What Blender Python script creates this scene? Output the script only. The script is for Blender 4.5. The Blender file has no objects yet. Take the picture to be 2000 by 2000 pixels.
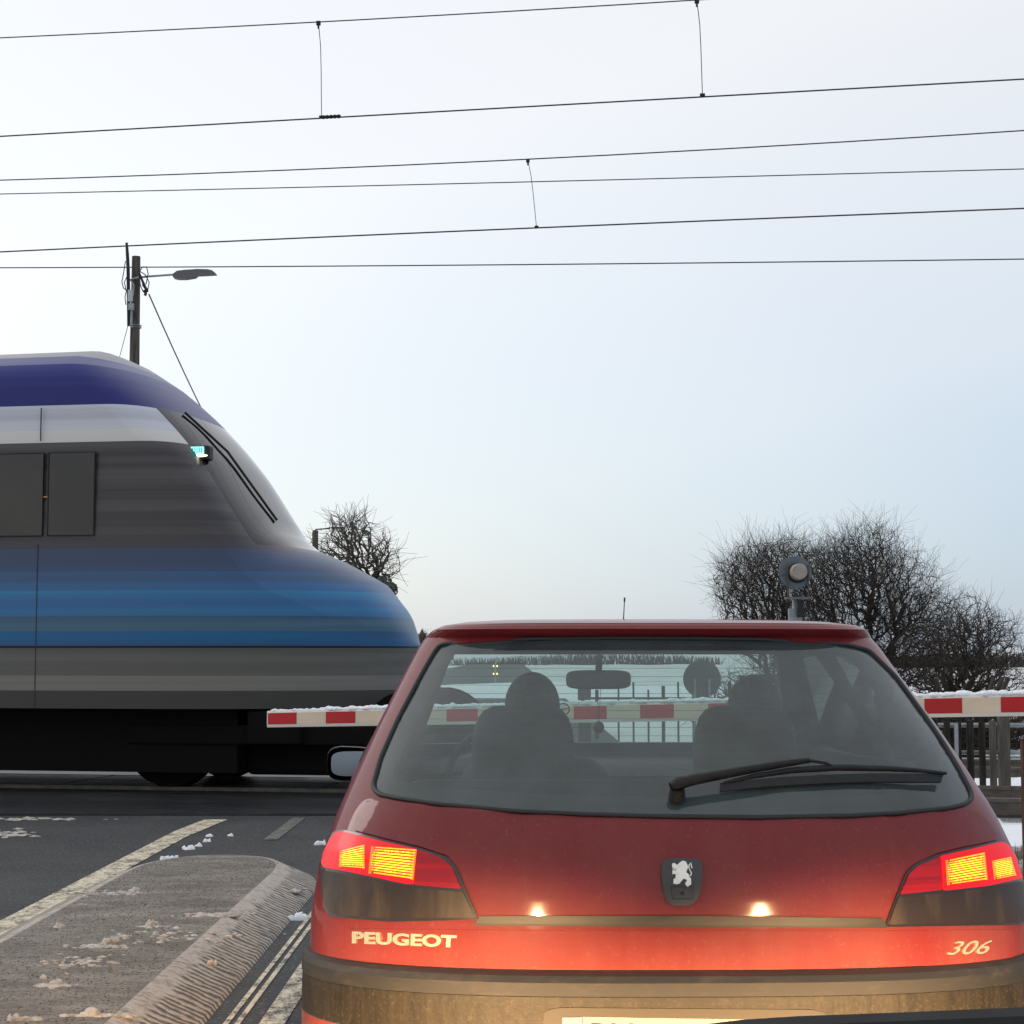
import bpy, bmesh, math, random
import numpy as np
from mathutils import Vector, Matrix
random.seed(7); np.random.seed(7)
R = math.radians
C = bpy.context.scene.collection
SC = bpy.context.scene

# ------------------------------------------------------------------ camera
F = 3530.0                       # focal length in photograph pixels (photo is 2000 px wide)
CZ = 1.28
PITCH = math.atan(280.0 / F)
cam_d = bpy.data.cameras.new("camera"); cam = bpy.data.objects.new("camera", cam_d); C.objects.link(cam)
cam_d.sensor_width = 36; cam_d.lens = 36 * F / 2000; cam_d.clip_start = 0.05; cam_d.clip_end = 6000
cam.location = (0, 0, CZ); cam.rotation_euler = (R(90) + PITCH, 0, 0)
SC.camera = cam

# ------------------------------------------------------------------ sky and light
SUN_EL, SUN_ROT = R(34), R(300)
w = bpy.data.worlds.new("World"); SC.world = w; w.use_nodes = True
nt = w.node_tree; nt.nodes.clear()
N = nt.nodes.new; L = nt.links.new
out = N('ShaderNodeOutputWorld'); add = N('ShaderNodeAddShader')
sky = N('ShaderNodeTexSky'); sky.sky_type = 'NISHITA'; sky.sun_disc = False
sky.sun_elevation = SUN_EL; sky.sun_rotation = SUN_ROT
bg1 = N('ShaderNodeBackground'); bg1.inputs[1].default_value = 0.05; L(sky.outputs[0], bg1.inputs[0])
bg2 = N('ShaderNodeBackground'); bg2.inputs[1].default_value = 0.72
tc = N('ShaderNodeTexCoord'); sep = N('ShaderNodeSeparateXYZ'); L(tc.outputs['Generated'], sep.inputs[0])
mr = N('ShaderNodeMapRange'); mr.inputs[1].default_value = 0.0; mr.inputs[2].default_value = 0.34
L(sep.outputs[2], mr.inputs[0])
nz = N('ShaderNodeTexNoise'); nz.inputs['Scale'].default_value = 2.2; nz.inputs['Detail'].default_value = 4
L(tc.outputs['Generated'], nz.inputs['Vector'])
mx = N('ShaderNodeMath'); mx.operation = 'MULTIPLY_ADD'; mx.inputs[1].default_value = -1.0; L(sep.outputs[0], mx.inputs[0]); L(mr.outputs[0], mx.inputs[2])
ma = N('ShaderNodeMath'); ma.operation = 'MULTIPLY_ADD'; ma.inputs[1].default_value = 0.35; L(nz.outputs[0], ma.inputs[0]); L(mx.outputs[0], ma.inputs[2])
cr = N('ShaderNodeValToRGB'); L(ma.outputs[0], cr.inputs[0])
cr.color_ramp.elements[0].position = 0.0; cr.color_ramp.elements[0].color = (0.46, 0.58, 0.76, 1)
cr.color_ramp.elements[1].position = 1.0; cr.color_ramp.elements[1].color = (1.08, 1.045, 0.995, 1)
e = cr.color_ramp.elements.new(0.38); e.color = (0.78, 0.815, 0.865, 1)
L(cr.outputs[0], bg2.inputs[0]); L(bg1.outputs[0], add.inputs[0]); L(bg2.outputs[0], add.inputs[1]); L(add.outputs[0], out.inputs[0])
sd = bpy.data.lights.new("sun", 'SUN'); sd.energy = 0.5; sd.angle = R(20); sd.color = (1, .97, .93)
so = bpy.data.objects.new("sun", sd); C.objects.link(so)
so.rotation_euler = (R(90) - SUN_EL, 0, -SUN_ROT + R(180))
SC.view_settings.view_transform = 'Standard'; SC.view_settings.look = 'None'
SC.view_settings.exposure = 0.0; SC.view_settings.gamma = 1
SC.cycles.max_bounces = 10; SC.cycles.transparent_max_bounces = 24; SC.cycles.transmission_bounces = 8
SC.cycles.sample_clamp_indirect = 6

# ------------------------------------------------------------------ helpers
def ray(px, py):
    xc = (px - 1000) / F; yc = (1000 - py) / F
    return Vector((xc, math.cos(PITCH) - yc * math.sin(PITCH), math.sin(PITCH) + yc * math.cos(PITCH)))
def at(px, py, Y):
    r = ray(px, py); return Vector((0, 0, CZ)) + r * (Y / r.y)
def ground(px, py, z=0.0):
    r = ray(px, py); return Vector((0, 0, CZ)) + r * ((z - CZ) / r.z)

def mat(name, col, rough=0.6, metal=0.0, **k):
    m = bpy.data.materials.new(name); m.use_nodes = True
    t = m.node_tree; b = t.nodes['Principled BSDF']
    b.inputs['Base Color'].default_value = (*col, 1); b.inputs['Roughness'].default_value = rough
    b.inputs['Metallic'].default_value = metal
    b.inputs['Coat Weight'].default_value = k.get('coat', 0); b.inputs['Coat Roughness'].default_value = k.get('coat_rough', 0.05)
    if 'spec' in k: b.inputs['Specular IOR Level'].default_value = k['spec']
    if 'emit' in k:
        b.inputs['Emission Color'].default_value = (*k['emit'], 1); b.inputs['Emission Strength'].default_value = k.get('es', 1)
    n = t.nodes.new; l = t.links.new
    co = t.nodes.new('ShaderNodeTexCoord')
    if k.get('var'):            # second colour mixed in by noise
        nzz = n('ShaderNodeTexNoise'); nzz.inputs['Scale'].default_value = k.get('vscale', 8); nzz.inputs['Detail'].default_value = 8
        nzz.inputs['Roughness'].default_value = k.get('vrough', 0.6)
        mp = n('ShaderNodeMapping'); mp.inputs['Scale'].default_value = k.get('stretch', (1, 1, 1))
        l(co.outputs['Object'], mp.inputs[0]); l(mp.outputs[0], nzz.inputs['Vector'])
        r = n('ShaderNodeValToRGB'); l(nzz.outputs[0], r.inputs[0])
        lo, hi = k.get('vr', (0.4, 0.65))
        r.color_ramp.elements[0].position = lo; r.color_ramp.elements[0].color = (0, 0, 0, 1)
        r.color_ramp.elements[1].position = hi; r.color_ramp.elements[1].color = (1, 1, 1, 1)
        mxx = n('ShaderNodeMix'); mxx.data_type = 'RGBA'; mxx.inputs[6].default_value = (*col, 1); mxx.inputs[7].default_value = (*k['var'], 1)
        l(r.outputs[0], mxx.inputs[0]); l(mxx.outputs[2], b.inputs['Base Color'])
        if k.get('var_rough') is not None:
            m2 = n('ShaderNodeMapRange'); m2.inputs[3].default_value = rough; m2.inputs[4].default_value = k['var_rough']
            l(r.outputs[0], m2.inputs[0]); l(m2.outputs[0], b.inputs['Roughness'])
    if k.get('speck'):
        sc_n, amt, scol = k['speck']; src = b.inputs['Base Color'].links[0].from_socket if b.inputs['Base Color'].links else None
        ns = n('ShaderNodeTexNoise'); ns.inputs['Scale'].default_value = sc_n; ns.inputs['Detail'].default_value = 3; l(co.outputs['Object'], ns.inputs['Vector'])
        rs = n('ShaderNodeValToRGB'); l(ns.outputs[0], rs.inputs[0]); rs.color_ramp.elements[0].position = .56; rs.color_ramp.elements[0].color = (0, 0, 0, 1); rs.color_ramp.elements[1].position = .70; rs.color_ramp.elements[1].color = (amt, amt, amt, 1)
        ms = n('ShaderNodeMix'); ms.data_type = 'RGBA'; ms.inputs[6].default_value = (*col, 1); ms.inputs[7].default_value = (*scol, 1); l(rs.outputs[0], ms.inputs[0])
        if src: l(src, ms.inputs[6])
        l(ms.outputs[2], b.inputs['Base Color'])
    if k.get('bump'):
        nb = n('ShaderNodeTexNoise'); nb.inputs['Scale'].default_value = k.get('bscale', 60); nb.inputs['Detail'].default_value = 6
        l(co.outputs['Object'], nb.inputs['Vector'])
        bp = n('ShaderNodeBump'); bp.inputs['Strength'].default_value = k['bump']; bp.inputs['Distance'].default_value = k.get('bdist', 0.01)
        l(nb.outputs[0], bp.inputs['Height']); l(bp.outputs[0], b.inputs['Normal'])
    return m

def tag(o, label=None, cat=None, group=None, kind=None):
    if label: o['label'] = label
    if cat: o['category'] = cat
    if group: o['group'] = group
    if kind: o['kind'] = kind
    return o
def empty(name, loc=(0, 0, 0), rz=0, label=None, cat=None, group=None):
    o = bpy.data.objects.new(name, None); C.objects.link(o); o.location = loc; o.rotation_euler = (0, 0, rz)
    o.empty_display_size = 0.1
    return tag(o, label, cat, group)
def link_mesh(name, me, mats, parent=None, smooth=False, sharp=35):
    o = bpy.data.objects.new(name, me); C.objects.link(o)
    for m in (mats if isinstance(mats, (list, tuple)) else [mats]):
        if len(me.materials) < (len(mats) if isinstance(mats, (list, tuple)) else 1): me.materials.append(m)
    if smooth:
        me.polygons.foreach_set('use_smooth', [True] * len(me.polygons))
        try: me.set_sharp_from_angle(angle=R(sharp))
        except Exception: pass
    if parent: o.parent = parent
    return o
class MB:
    def __init__(s): s.v = []; s.f = []; s.m = []
    def add(s, vs, fs, mi=0):
        b = len(s.v); s.v += [tuple(v) for v in vs]; s.f += [tuple(i + b for i in f) for f in fs]; s.m += [mi] * len(fs)
    def box(s, c, d, mi=0, M=None):
        x, y, z = [q / 2 for q in d]; c = Vector(c)
        vs = [Vector(p) for p in ((-x, -y, -z), (x, -y, -z), (x, y, -z), (-x, y, -z), (-x, -y, z), (x, -y, z), (x, y, z), (-x, y, z))]
        if M: vs = [M @ v for v in vs]
        s.add([v + c for v in vs], [(0, 3, 2, 1), (4, 5, 6, 7), (0, 1, 5, 4), (1, 2, 6, 5), (2, 3, 7, 6), (3, 0, 4, 7)], mi)
    def tube(s, pts, r, n=8, mi=0, close=False):
        pts = [Vector(p) for p in pts]; rs = r if isinstance(r, (list, tuple)) else [r] * len(pts)
        vs = []; K = len(pts); prev = None
        for i, p in enumerate(pts):
            if close: d = pts[(i + 1) % K] - pts[i - 1]
            else: d = pts[min(i + 1, K - 1)] - pts[max(i - 1, 0)]
            if d.length < 1e-9: d = Vector((0, 0, 1))
            d.normalize()
            if prev is None:
                a = d.orthogonal().normalized()
            else:
                a = prev - d * prev.dot(d)
                a = a.normalized() if a.length > 1e-6 else d.orthogonal().normalized()
            prev = a; b = d.cross(a)
            for j in range(n):
                t = 2 * math.pi * j / n; vs.append(p + (a * math.cos(t) + b * math.sin(t)) * rs[i])
        fs = []
        for i in range(K if close else K - 1):
            i2 = (i + 1) % K
            for j in range(n):
                j2 = (j + 1) % n; fs.append((i * n + j, i * n + j2, i2 * n + j2, i2 * n + j))
        if not close: fs += [tuple(range(n - 1, -1, -1)), tuple(range((K - 1) * n, K * n))]
        s.add(vs, fs, mi)
    def lathe(s, prof, c=(0, 0, 0), axis='z', n=24, mi=0):     # prof: (r, h)
        vs = []; c = Vector(c)
        for r, h in prof:
            for j in range(n):
                t = 2 * math.pi * j / n; a, b = r * math.cos(t), r * math.sin(t)
                vs.append(c + Vector({'z': (a, b, h), 'y': (a, h, b), 'x': (h, a, b)}[axis]))
        fs = [(i * n + j, i * n + (j + 1) % n, (i + 1) * n + (j + 1) % n, (i + 1) * n + j) for i in range(len(prof) - 1) for j in range(n)]
        fs += [tuple(range(n)), tuple(range((len(prof) - 1) * n, len(prof) * n))]
        s.add(vs, fs, mi)
    def prism(s, poly, h0, h1, mi=0):                # polygon in XY
        n = len(poly)
        s.add([(p[0], p[1], h0) for p in poly] + [(p[0], p[1], h1) for p in poly],
              [tuple(range(n - 1, -1, -1)), tuple(range(n, 2 * n))] + [(i, (i + 1) % n, n + (i + 1) % n, n + i) for i in range(n)], mi)
    def mesh(s, name, fix=True):
        me = bpy.data.meshes.new(name); me.from_pydata(s.v, [], s.f)
        me.polygons.foreach_set('material_index', s.m); me.update()
        if fix:
            bm = bmesh.new(); bm.from_mesh(me); bmesh.ops.recalc_face_normals(bm, faces=bm.faces); bm.to_mesh(me); bm.free()
        return me
    def build(s, name, mats, parent=None, smooth=False, sharp=35, bevel=0, fix=True):
        o = link_mesh(name, s.mesh(name, fix), mats, parent, smooth, sharp)
        if bevel:
            b = o.modifiers.new('b', 'BEVEL'); b.width = bevel; b.segments = 2; b.limit_method = 'ANGLE'
        return o

# ------------------------------------------------------------------ materials
M = {}
M['asphalt'] = mat('asphalt', (0.020, 0.022, 0.026), 0.72, var=(0.05, 0.051, 0.052), vscale=1.3, vrough=.75, vr=(0.38, 0.72), bump=1.0, bscale=120, bdist=0.01, speck=(45, .6, (.20, .20, .19)))
M['crossing'] = mat('crossing_panel', (0.012, 0.013, 0.016), 0.5, var=(0.055, 0.06, 0.065), vscale=3, vr=(0.45, 0.75), stretch=(0.5, 3, 1), bump=0.5, bscale=40)
M['apron_shade'] = mat('wet_apron_shade', (0.006, 0.007, 0.009), 0.45, var=(0.02, 0.022, 0.025), vscale=4, bump=0.3)  # wet tarmac, its shadow darkness put into the base colour
M['snow'] = mat('snow', (0.80, 0.83, 0.88), 0.7, bump=0.5, bscale=6, bdist=0.05)
M['old_snow'] = mat('old_snow', (0.52, 0.50, 0.47), 0.8, var=(0.26, 0.235, 0.205), vscale=25, bump=0.6, bscale=60)
M['field'] = mat('snow_field', (0.66, 0.68, 0.70), 0.8, var=(0.20, 0.18, 0.13), vscale=0.12, vrough=0.75, vr=(0.52, 0.72), bump=0.5, bscale=3, bdist=0.05)
M['verge'] = mat('verge', (0.62, 0.63, 0.64), 0.85, var=(0.07, 0.06, 0.04), vscale=1.6, vrough=0.8, vr=(0.40, 0.56), bump=0.9, bscale=14, bdist=0.05)
M['line'] = mat('worn_line_paint', (0.70, 0.62, 0.46), 0.7, var=(0.05, 0.05, 0.05), vscale=9, vrough=0.95, vr=(0.47, 0.57), bump=0.4, stretch=(1, .6, 1))
M['faint'] = mat('faint_line_paint', (0.2, 0.19, 0.17), 0.7, var=(0.04, 0.04, 0.04), vscale=14, vrough=0.85, vr=(0.42, 0.6))
M['island'] = mat('gritty_island_paving', (0.165, 0.147, 0.125), 0.9, var=(0.34, 0.31, 0.27), vscale=3.2, vrough=0.85, vr=(0.42, 0.66), stretch=(0.7, 1.6, 1), bump=1.0, bscale=45, bdist=0.03, speck=(60, .7, (.03, .025, .02)))
M['steel'] = mat('galvanised_steel', (0.30, 0.33, 0.36), 0.5, 0.4, var=(0.2, 0.22, 0.24), vscale=5)
M['rail_steel'] = mat('rail_steel', (0.06, 0.055, 0.05), 0.45, 0.5, var=(0.11, 0.09, 0.07), vscale=8)
M['wire'] = mat('wire', (0.035, 0.035, 0.04), 0.5, 0.3)
M['black'] = mat('black_plastic', (0.008, 0.008, 0.009), 0.5, spec=.3, var=(0.018, 0.018, 0.018), vscale=20)
M['rubber'] = mat('rubber', (0.01, 0.01, 0.011), 0.55)
M['soot'] = mat('sooty_underframe', (0.006, 0.006, 0.006), 0.9, spec=.1)
M['bark'] = mat('bark', (0.04, 0.034, 0.028), 0.9, var=(0.075, 0.062, 0.048), vscale=6)
M['bark_d'] = mat('dark_bark', (0.026, 0.021, 0.018), 0.9, var=(0.06, 0.046, 0.036), vscale=5)
M['twig_far'] = mat('far_twigs', (0.07, 0.06, 0.06), 0.9, var=(0.05, 0.045, 0.04), vscale=0.3)
M['ivy'] = mat('ivy_leaves', (0.025, 0.035, 0.018), 0.6, var=(0.05, 0.06, 0.03), vscale=2)
M['wood'] = mat('weathered_wood', (0.045, 0.042, 0.036), 0.85, var=(0.11, 0.10, 0.085), vscale=5, stretch=(4, 4, 0.6), vr=(0.4, 0.75), bump=0.4, bscale=30)
M['wood_d'] = mat('dark_wood', (0.014, 0.013, 0.012), 0.9, spec=.2, var=(0.035, 0.031, 0.027), vscale=5, stretch=(4, 4, 0.6))
M['pole'] = mat('tarred_pole', (0.10, 0.09, 0.075), 0.85, var=(0.025, 0.022, 0.02), vscale=4, stretch=(5, 5, 0.5))
M['rust'] = mat('rusty_steel', (0.08, 0.03, 0.015), 0.8, var=(0.025, 0.014, 0.01), vscale=12)

# ================================================================== THE SETTING
def sheet(name, poly, z, m, parent=None, nx=0):
    mb = MB(); mb.add([(p[0], p[1], z) for p in poly], [tuple(range(len(poly)))])
    o = mb.build(name, m, parent, fix=False)
    if not parent: o['kind'] = 'structure'
    return o
BETA = R(10.5)
TS = Vector((math.cos(BETA), -math.sin(BETA), 0)); TN = Vector((math.sin(BETA), math.cos(BETA), 0))
def trk(s, n, z, Y0): return Vector((0, Y0, 0)) + TS * s + TN * n + Vector((0, 0, z))
T1, T2, T3 = 17.4, 22.0, 26.0
# ground: one sheet to the horizon, lower than the road, gently uneven, a rise far to the right
def ground_sheet():
    def axis(dense, far): return sorted(set(list(dense) + far))
    xs = axis(np.arange(-60, 61, 1.5), [-2500, -1600, -1000, -700, -500, -350, -250, -180, -130, -90, 90, 130, 180, 250, 350, 500, 700, 1000, 1600, 2500])
    ys = axis(np.arange(-30, 90, 1.5), [-400, -150, -60, 110, 150, 200, 260, 330, 400, 500, 620, 760, 900, 1100, 1400, 1900, 2600])
    v = []; f = []
    for y in ys:
        for x in xs:
            z = -0.12
            if -9 < x < 6: pass
            else: z += 0.05 * math.sin(x * 0.7 + y * 0.4) * math.cos(y * 0.53)
            if y > 330: z += min(1, (y - 330) / 450) * (1.5 + 3.2 * (1 / (1 + math.exp(-(x - 60) / 60))))
            if y > 30: z += 0.12 * math.sin(x * 0.05) * math.sin(y * 0.03)
            v.append((x, y, z))
    nx = len(xs)
    for j in range(len(ys) - 1):
        for i in range(nx - 1):
            f.append((j * nx + i, j * nx + i + 1, (j + 1) * nx + i + 1, (j + 1) * nx + i))
    mb = MB(); mb.add(v, f); o = mb.build('ground', M['field'], smooth=True, fix=False); o['kind'] = 'structure'
ground_sheet()
def strip_prism(name, x0, x1, y0, y1, z, m):
    mb = MB(); mb.box(((x0 + x1) / 2, (y0 + y1) / 2, (z - 0.3) / 2 + 0.0), (x1 - x0, y1 - y0, z + 0.3)); o = mb.build(name, m); o['kind'] = 'structure'; return o
strip_prism('road', -6.2, 2.15, -8, 14.6, 0.0, M['asphalt'])
# far side of the crossing: the road runs on and is lost between the fields
strip_prism('road', -6.2, 1.6, 25.5, 330, 0.0, M['asphalt'])
mb = MB(); mb.add([(x, y, -0.105) for x, y in ((2.15, -8), (9, -8), (9, 13.2), (2.15, 14.4))], [(0, 1, 2, 3)]); o = mb.build('verge', M['verge'], fix=False); o['kind'] = 'structure'
# the crossing deck of dark panels, skewed with the rails, and a wet tarmac apron with shadow painted into its colour
mb = MB(); mb.prism([(-6.2, 15.9), (2.15, 14.4), (2.15, 25.4), (-6.2, 25.4)], -0.2, 0.012); o = mb.build('crossing_deck', M['crossing']); o['kind'] = 'structure'
mb = MB(); mb.prism([(-6.2, 14.63), (2.15, 14.63), (2.15, 15.0), (-6.2, 16.3)], -0.2, 0.016); o = mb.build('shaded_apron', M['apron_shade']); o['kind'] = 'structure'
mb = MB()
for a, b, zz in ((-0.62, 0.62, 0.034),):
    for i in range(7):
        s0 = -6.9 + i * 1.3
        for (n0, n1) in ((-0.64, -0.02), (0.02, 0.64)):
            p = [trk(s0 + 0.02, n0, 0, T1), trk(s0 + 1.28, n0, 0, T1), trk(s0 + 1.28, n1, 0, T1), trk(s0 + 0.02, n1, 0, T1)]
            mb.prism([(q.x, q.y) for q in p], 0.0, 0.045)
o = mb.build('crossing_panels', M['crossing'], bevel=0.006); o['kind'] = 'structure'
# island between the lanes
def island():
    x0, x1, ye, n = -2.33, -1.07, 11.05, 40
    cx, hw = (x0 + x1) / 2, (x1 - x0) / 2
    def ring(inset, z):
        pts = []
        h = hw - inset; L = 1.15 - inset
        for i in range(29): pts.append((cx - h, -6 + (ye - 1.15 + 6) * i / 28.0, z))
        for i in range(1, n):
            t = math.pi * (1 - i / n); pts.append((cx + h * math.copysign(abs(math.cos(t)) ** 0.85, math.cos(t)), ye - 1.15 + L * math.sin(t) ** 0.85, z))
        for i in range(29): pts.append((cx + h, ye - 1.15 - (ye - 1.15 + 6) * i / 28.0, z))
        return pts
    r0 = ring(0.0, 0.0); r1 = ring(0.012, 0.016); r2 = ring(0.20, 0.10); r3 = ring(0.235, 0.105)
    K = len(r0)
    mb = MB()
    mb.add(r0 + r1 + r2 + r3, [(q * K + i, q * K + i + 1, (q + 1) * K + i + 1, (q + 1) * K + i) for q in range(3) for i in range(K - 1)])
    # ribbed kerb stones: worn pale concrete, grooves across the slope
    m = bpy.data.materials.new('ribbed_kerb'); m.use_nodes = True; t = m.node_tree; b = t.nodes['Principled BSDF']; b.inputs['Roughness'].default_value = 0.85
    n_ = t.nodes.new; l = t.links.new
    co = n_('ShaderNodeTexCoord'); se = n_('ShaderNodeSeparateXYZ'); l(co.outputs['Object'], se.inputs[0])
    mu = n_('ShaderNodeMath'); mu.operation = 'MULTIPLY'; mu.inputs[1].default_value = 2 * math.pi / 0.062; l(se.outputs[1], mu.inputs[0])
    nn = n_('ShaderNodeTexNoise'); nn.inputs['Scale'].default_value = 7; nn.inputs['Detail'].default_value = 8; l(co.outputs['Object'], nn.inputs['Vector'])
    ad = n_('ShaderNodeMath'); ad.operation = 'MULTIPLY_ADD'; ad.inputs[1].default_value = 13; l(nn.outputs[0], ad.inputs[0]); l(mu.outputs[0], ad.inputs[2])
    si = n_('ShaderNodeMath'); si.operation = 'SINE'; l(ad.outputs[0], si.inputs[0])
    # only on the slope, not the crown
    cz = n_('ShaderNodeMapRange'); cz.inputs[1].default_value = 0.086; cz.inputs[2].default_value = 0.074; l(se.outputs[2], cz.inputs[0])
    gm = n_('ShaderNodeMath'); gm.operation = 'MULTIPLY'; l(si.outputs[0], gm.inputs[0]); l(cz.outputs[0], gm.inputs[1])
    n2 = n_('ShaderNodeTexNoise'); n2.inputs['Scale'].default_value = 30; n2.inputs['Detail'].default_value = 6; l(co.outputs['Object'], n2.inputs['Vector'])
    s2 = n_('ShaderNodeMath'); s2.operation = 'MULTIPLY_ADD'; s2.inputs[1].default_value = 0.30; l(gm.outputs[0], s2.inputs[0]); l(n2.outputs[0], s2.inputs[2])
    s3 = n_('ShaderNodeMath'); s3.operation = 'MULTIPLY_ADD'; s3.inputs[1].default_value = 0.5; l(nn.outputs[0], s3.inputs[0]); l(s2.outputs[0], s3.inputs[2])
    s4 = n_('ShaderNodeMath'); s4.operation = 'MULTIPLY_ADD'; s4.inputs[1].default_value = -.16; l(cz.outputs[0], s4.inputs[0]); s5 = n_('ShaderNodeMath'); s5.operation = 'ADD'; s5.inputs[1].default_value = .13; l(s3.outputs[0], s5.inputs[0]); l(s5.outputs[0], s4.inputs[2])
    rp = n_('ShaderNodeValToRGB'); l(s4.outputs[0], rp.inputs[0])
    rp.color_ramp.elements[0].position = 0.5; rp.color_ramp.elements[0].color = (0.11, 0.093, 0.076, 1)
    rp.color_ramp.elements[1].position = 0.92; rp.color_ramp.elements[1].color = (0.44, 0.39, 0.34, 1)
    l(rp.outputs[0], b.inputs['Base Color'])
    bp = n_('ShaderNodeBump'); bp.inputs['Strength'].default_value = 0.8; bp.inputs['Distance'].default_value = 0.012; l(s2.outputs[0], bp.inputs['Height']); l(bp.outputs[0], b.inputs['Normal'])
    k = mb.build('island_kerb', m, smooth=True, sharp=50, fix=False); k['kind'] = 'structure'
    mb = MB(); rr = [(p[0], p[1], 0.1052) for p in ring(0.235, 0)]
    mb.add(rr, [tuple(range(len(rr) - 1, -1, -1))])
    me = mb.mesh('island', False); o = link_mesh('island', me, M['island']); o['kind'] = 'structure'
island()
def marking(x0, x1, y0, y1, m):
    o = sheet('road_marking', [(x0, y0), (x1, y0), (x1, y1), (x0, y1)], 0.004, m)
sheet('road_marking', [(-2.50, -5), (-2.34, -5), (-2.30, 12.9), (-2.22, 14.25), (-2.40, 14.25), (-2.46, 13.3)], 0.004, M['line'])
marking(-1.005, -0.985, -4, 9.2, M['line']); marking(-0.965, -0.945, -4, 9.2, M['line']); marking(-0.88, -0.79, -4, 7.7, M['line'])
marking(-1.73, -1.63, 12.7, 14.4, M['faint']); marking(-4.6, -4.4, 13.9, 14.4, M['faint'])
# rails and sleepers
def track(Y0, label):
    t = empty('railway_track', (0, Y0, 0), 0, label, 'railway track', 'railway tracks')
    for n in (-0.755, 0.755):
        mb = MB()
        prof = [(-0.065, -0.13), (0.065, -0.13), (0.065, -0.118), (0.012, -0.10), (0.012, 0.005), (0.036, 0.01), (0.036, 0.045), (-0.036, 0.045), (-0.036, 0.01), (-0.012, 0.005), (-0.012, -0.10), (-0.065, -0.118)]
        A = [trk(-70, n + a, z, 0) for a, z in prof]; B = [trk(60, n + a, z, 0) for a, z in prof]; k = len(prof)
        mb.add(A + B, [(i, (i + 1) % k, k + (i + 1) % k, k + i) for i in range(k)] + [tuple(range(k)), tuple(range(k, 2 * k))])
        mb.build('rail', M['rail_steel'], t)
    mb = MB(); mb.box((0, 0, 0), (0.24, 2.6, 0.06)); sl = None
    for i in range(-34, 44):
        p = trk(i * 0.65, 0, 0, 0)
        if -6.6 < p.x < 2.3: continue
        if sl is None: sl = mb.build('sleeper', M['wood_d'], t); q = sl
        else: q = sl.copy(); C.objects.link(q); q.parent = t
        q.location = (p.x, p.y, -.15); q.rotation_euler = (0, 0, -BETA)
track(T1, 'near railway track, dark rails in snow that the train runs on')
track(T2, 'second railway track, beyond the train, rails half buried in snow')
# ballast / snow bank seen at the right of the car
mb = MB()
def rough_patch(name, cx, cy, rx, ry, h, m, kind='structure', n=26, seed=1):
    rnd = random.Random(seed); mb = MB(); v = []; f = []
    for j in range(n + 1):
        for i in range(n + 1):
            a = -1 + 2 * i / n; b = -1 + 2 * j / n; rr = max(0, 1 - a * a) * max(0, 1 - b * b)
            z = h * rr ** 0.5 * (0.8 + 0.25 * math.sin(5 * a + seed) * math.cos(7 * b + seed)) + rnd.uniform(-.12, .12) * h * (rr > 0.02)
            v.append((cx + a * rx, cy + b * ry, -0.125 + max(0, z)))
    for j in range(n):
        for i in range(n): f.append((j * (n + 1) + i, j * (n + 1) + i + 1, (j + 1) * (n + 1) + i + 1, (j + 1) * (n + 1) + i))
    mb.add(v, f); o = mb.build(name, m, smooth=True, sharp=80, fix=False); o['kind'] = kind
rough_patch('snow_bank', 7.0, 14.15, 4.8, 0.9, 0.07, M['snow'], seed=3)
rough_patch('snow_bank', 8.0, 18.9, 6.2, 1.5, 0.13, M['snow'], seed=5)
rough_patch('snow_bank', 1.5, 60.0, 14, 6, 0.5, M['snow'], seed=8)
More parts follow.
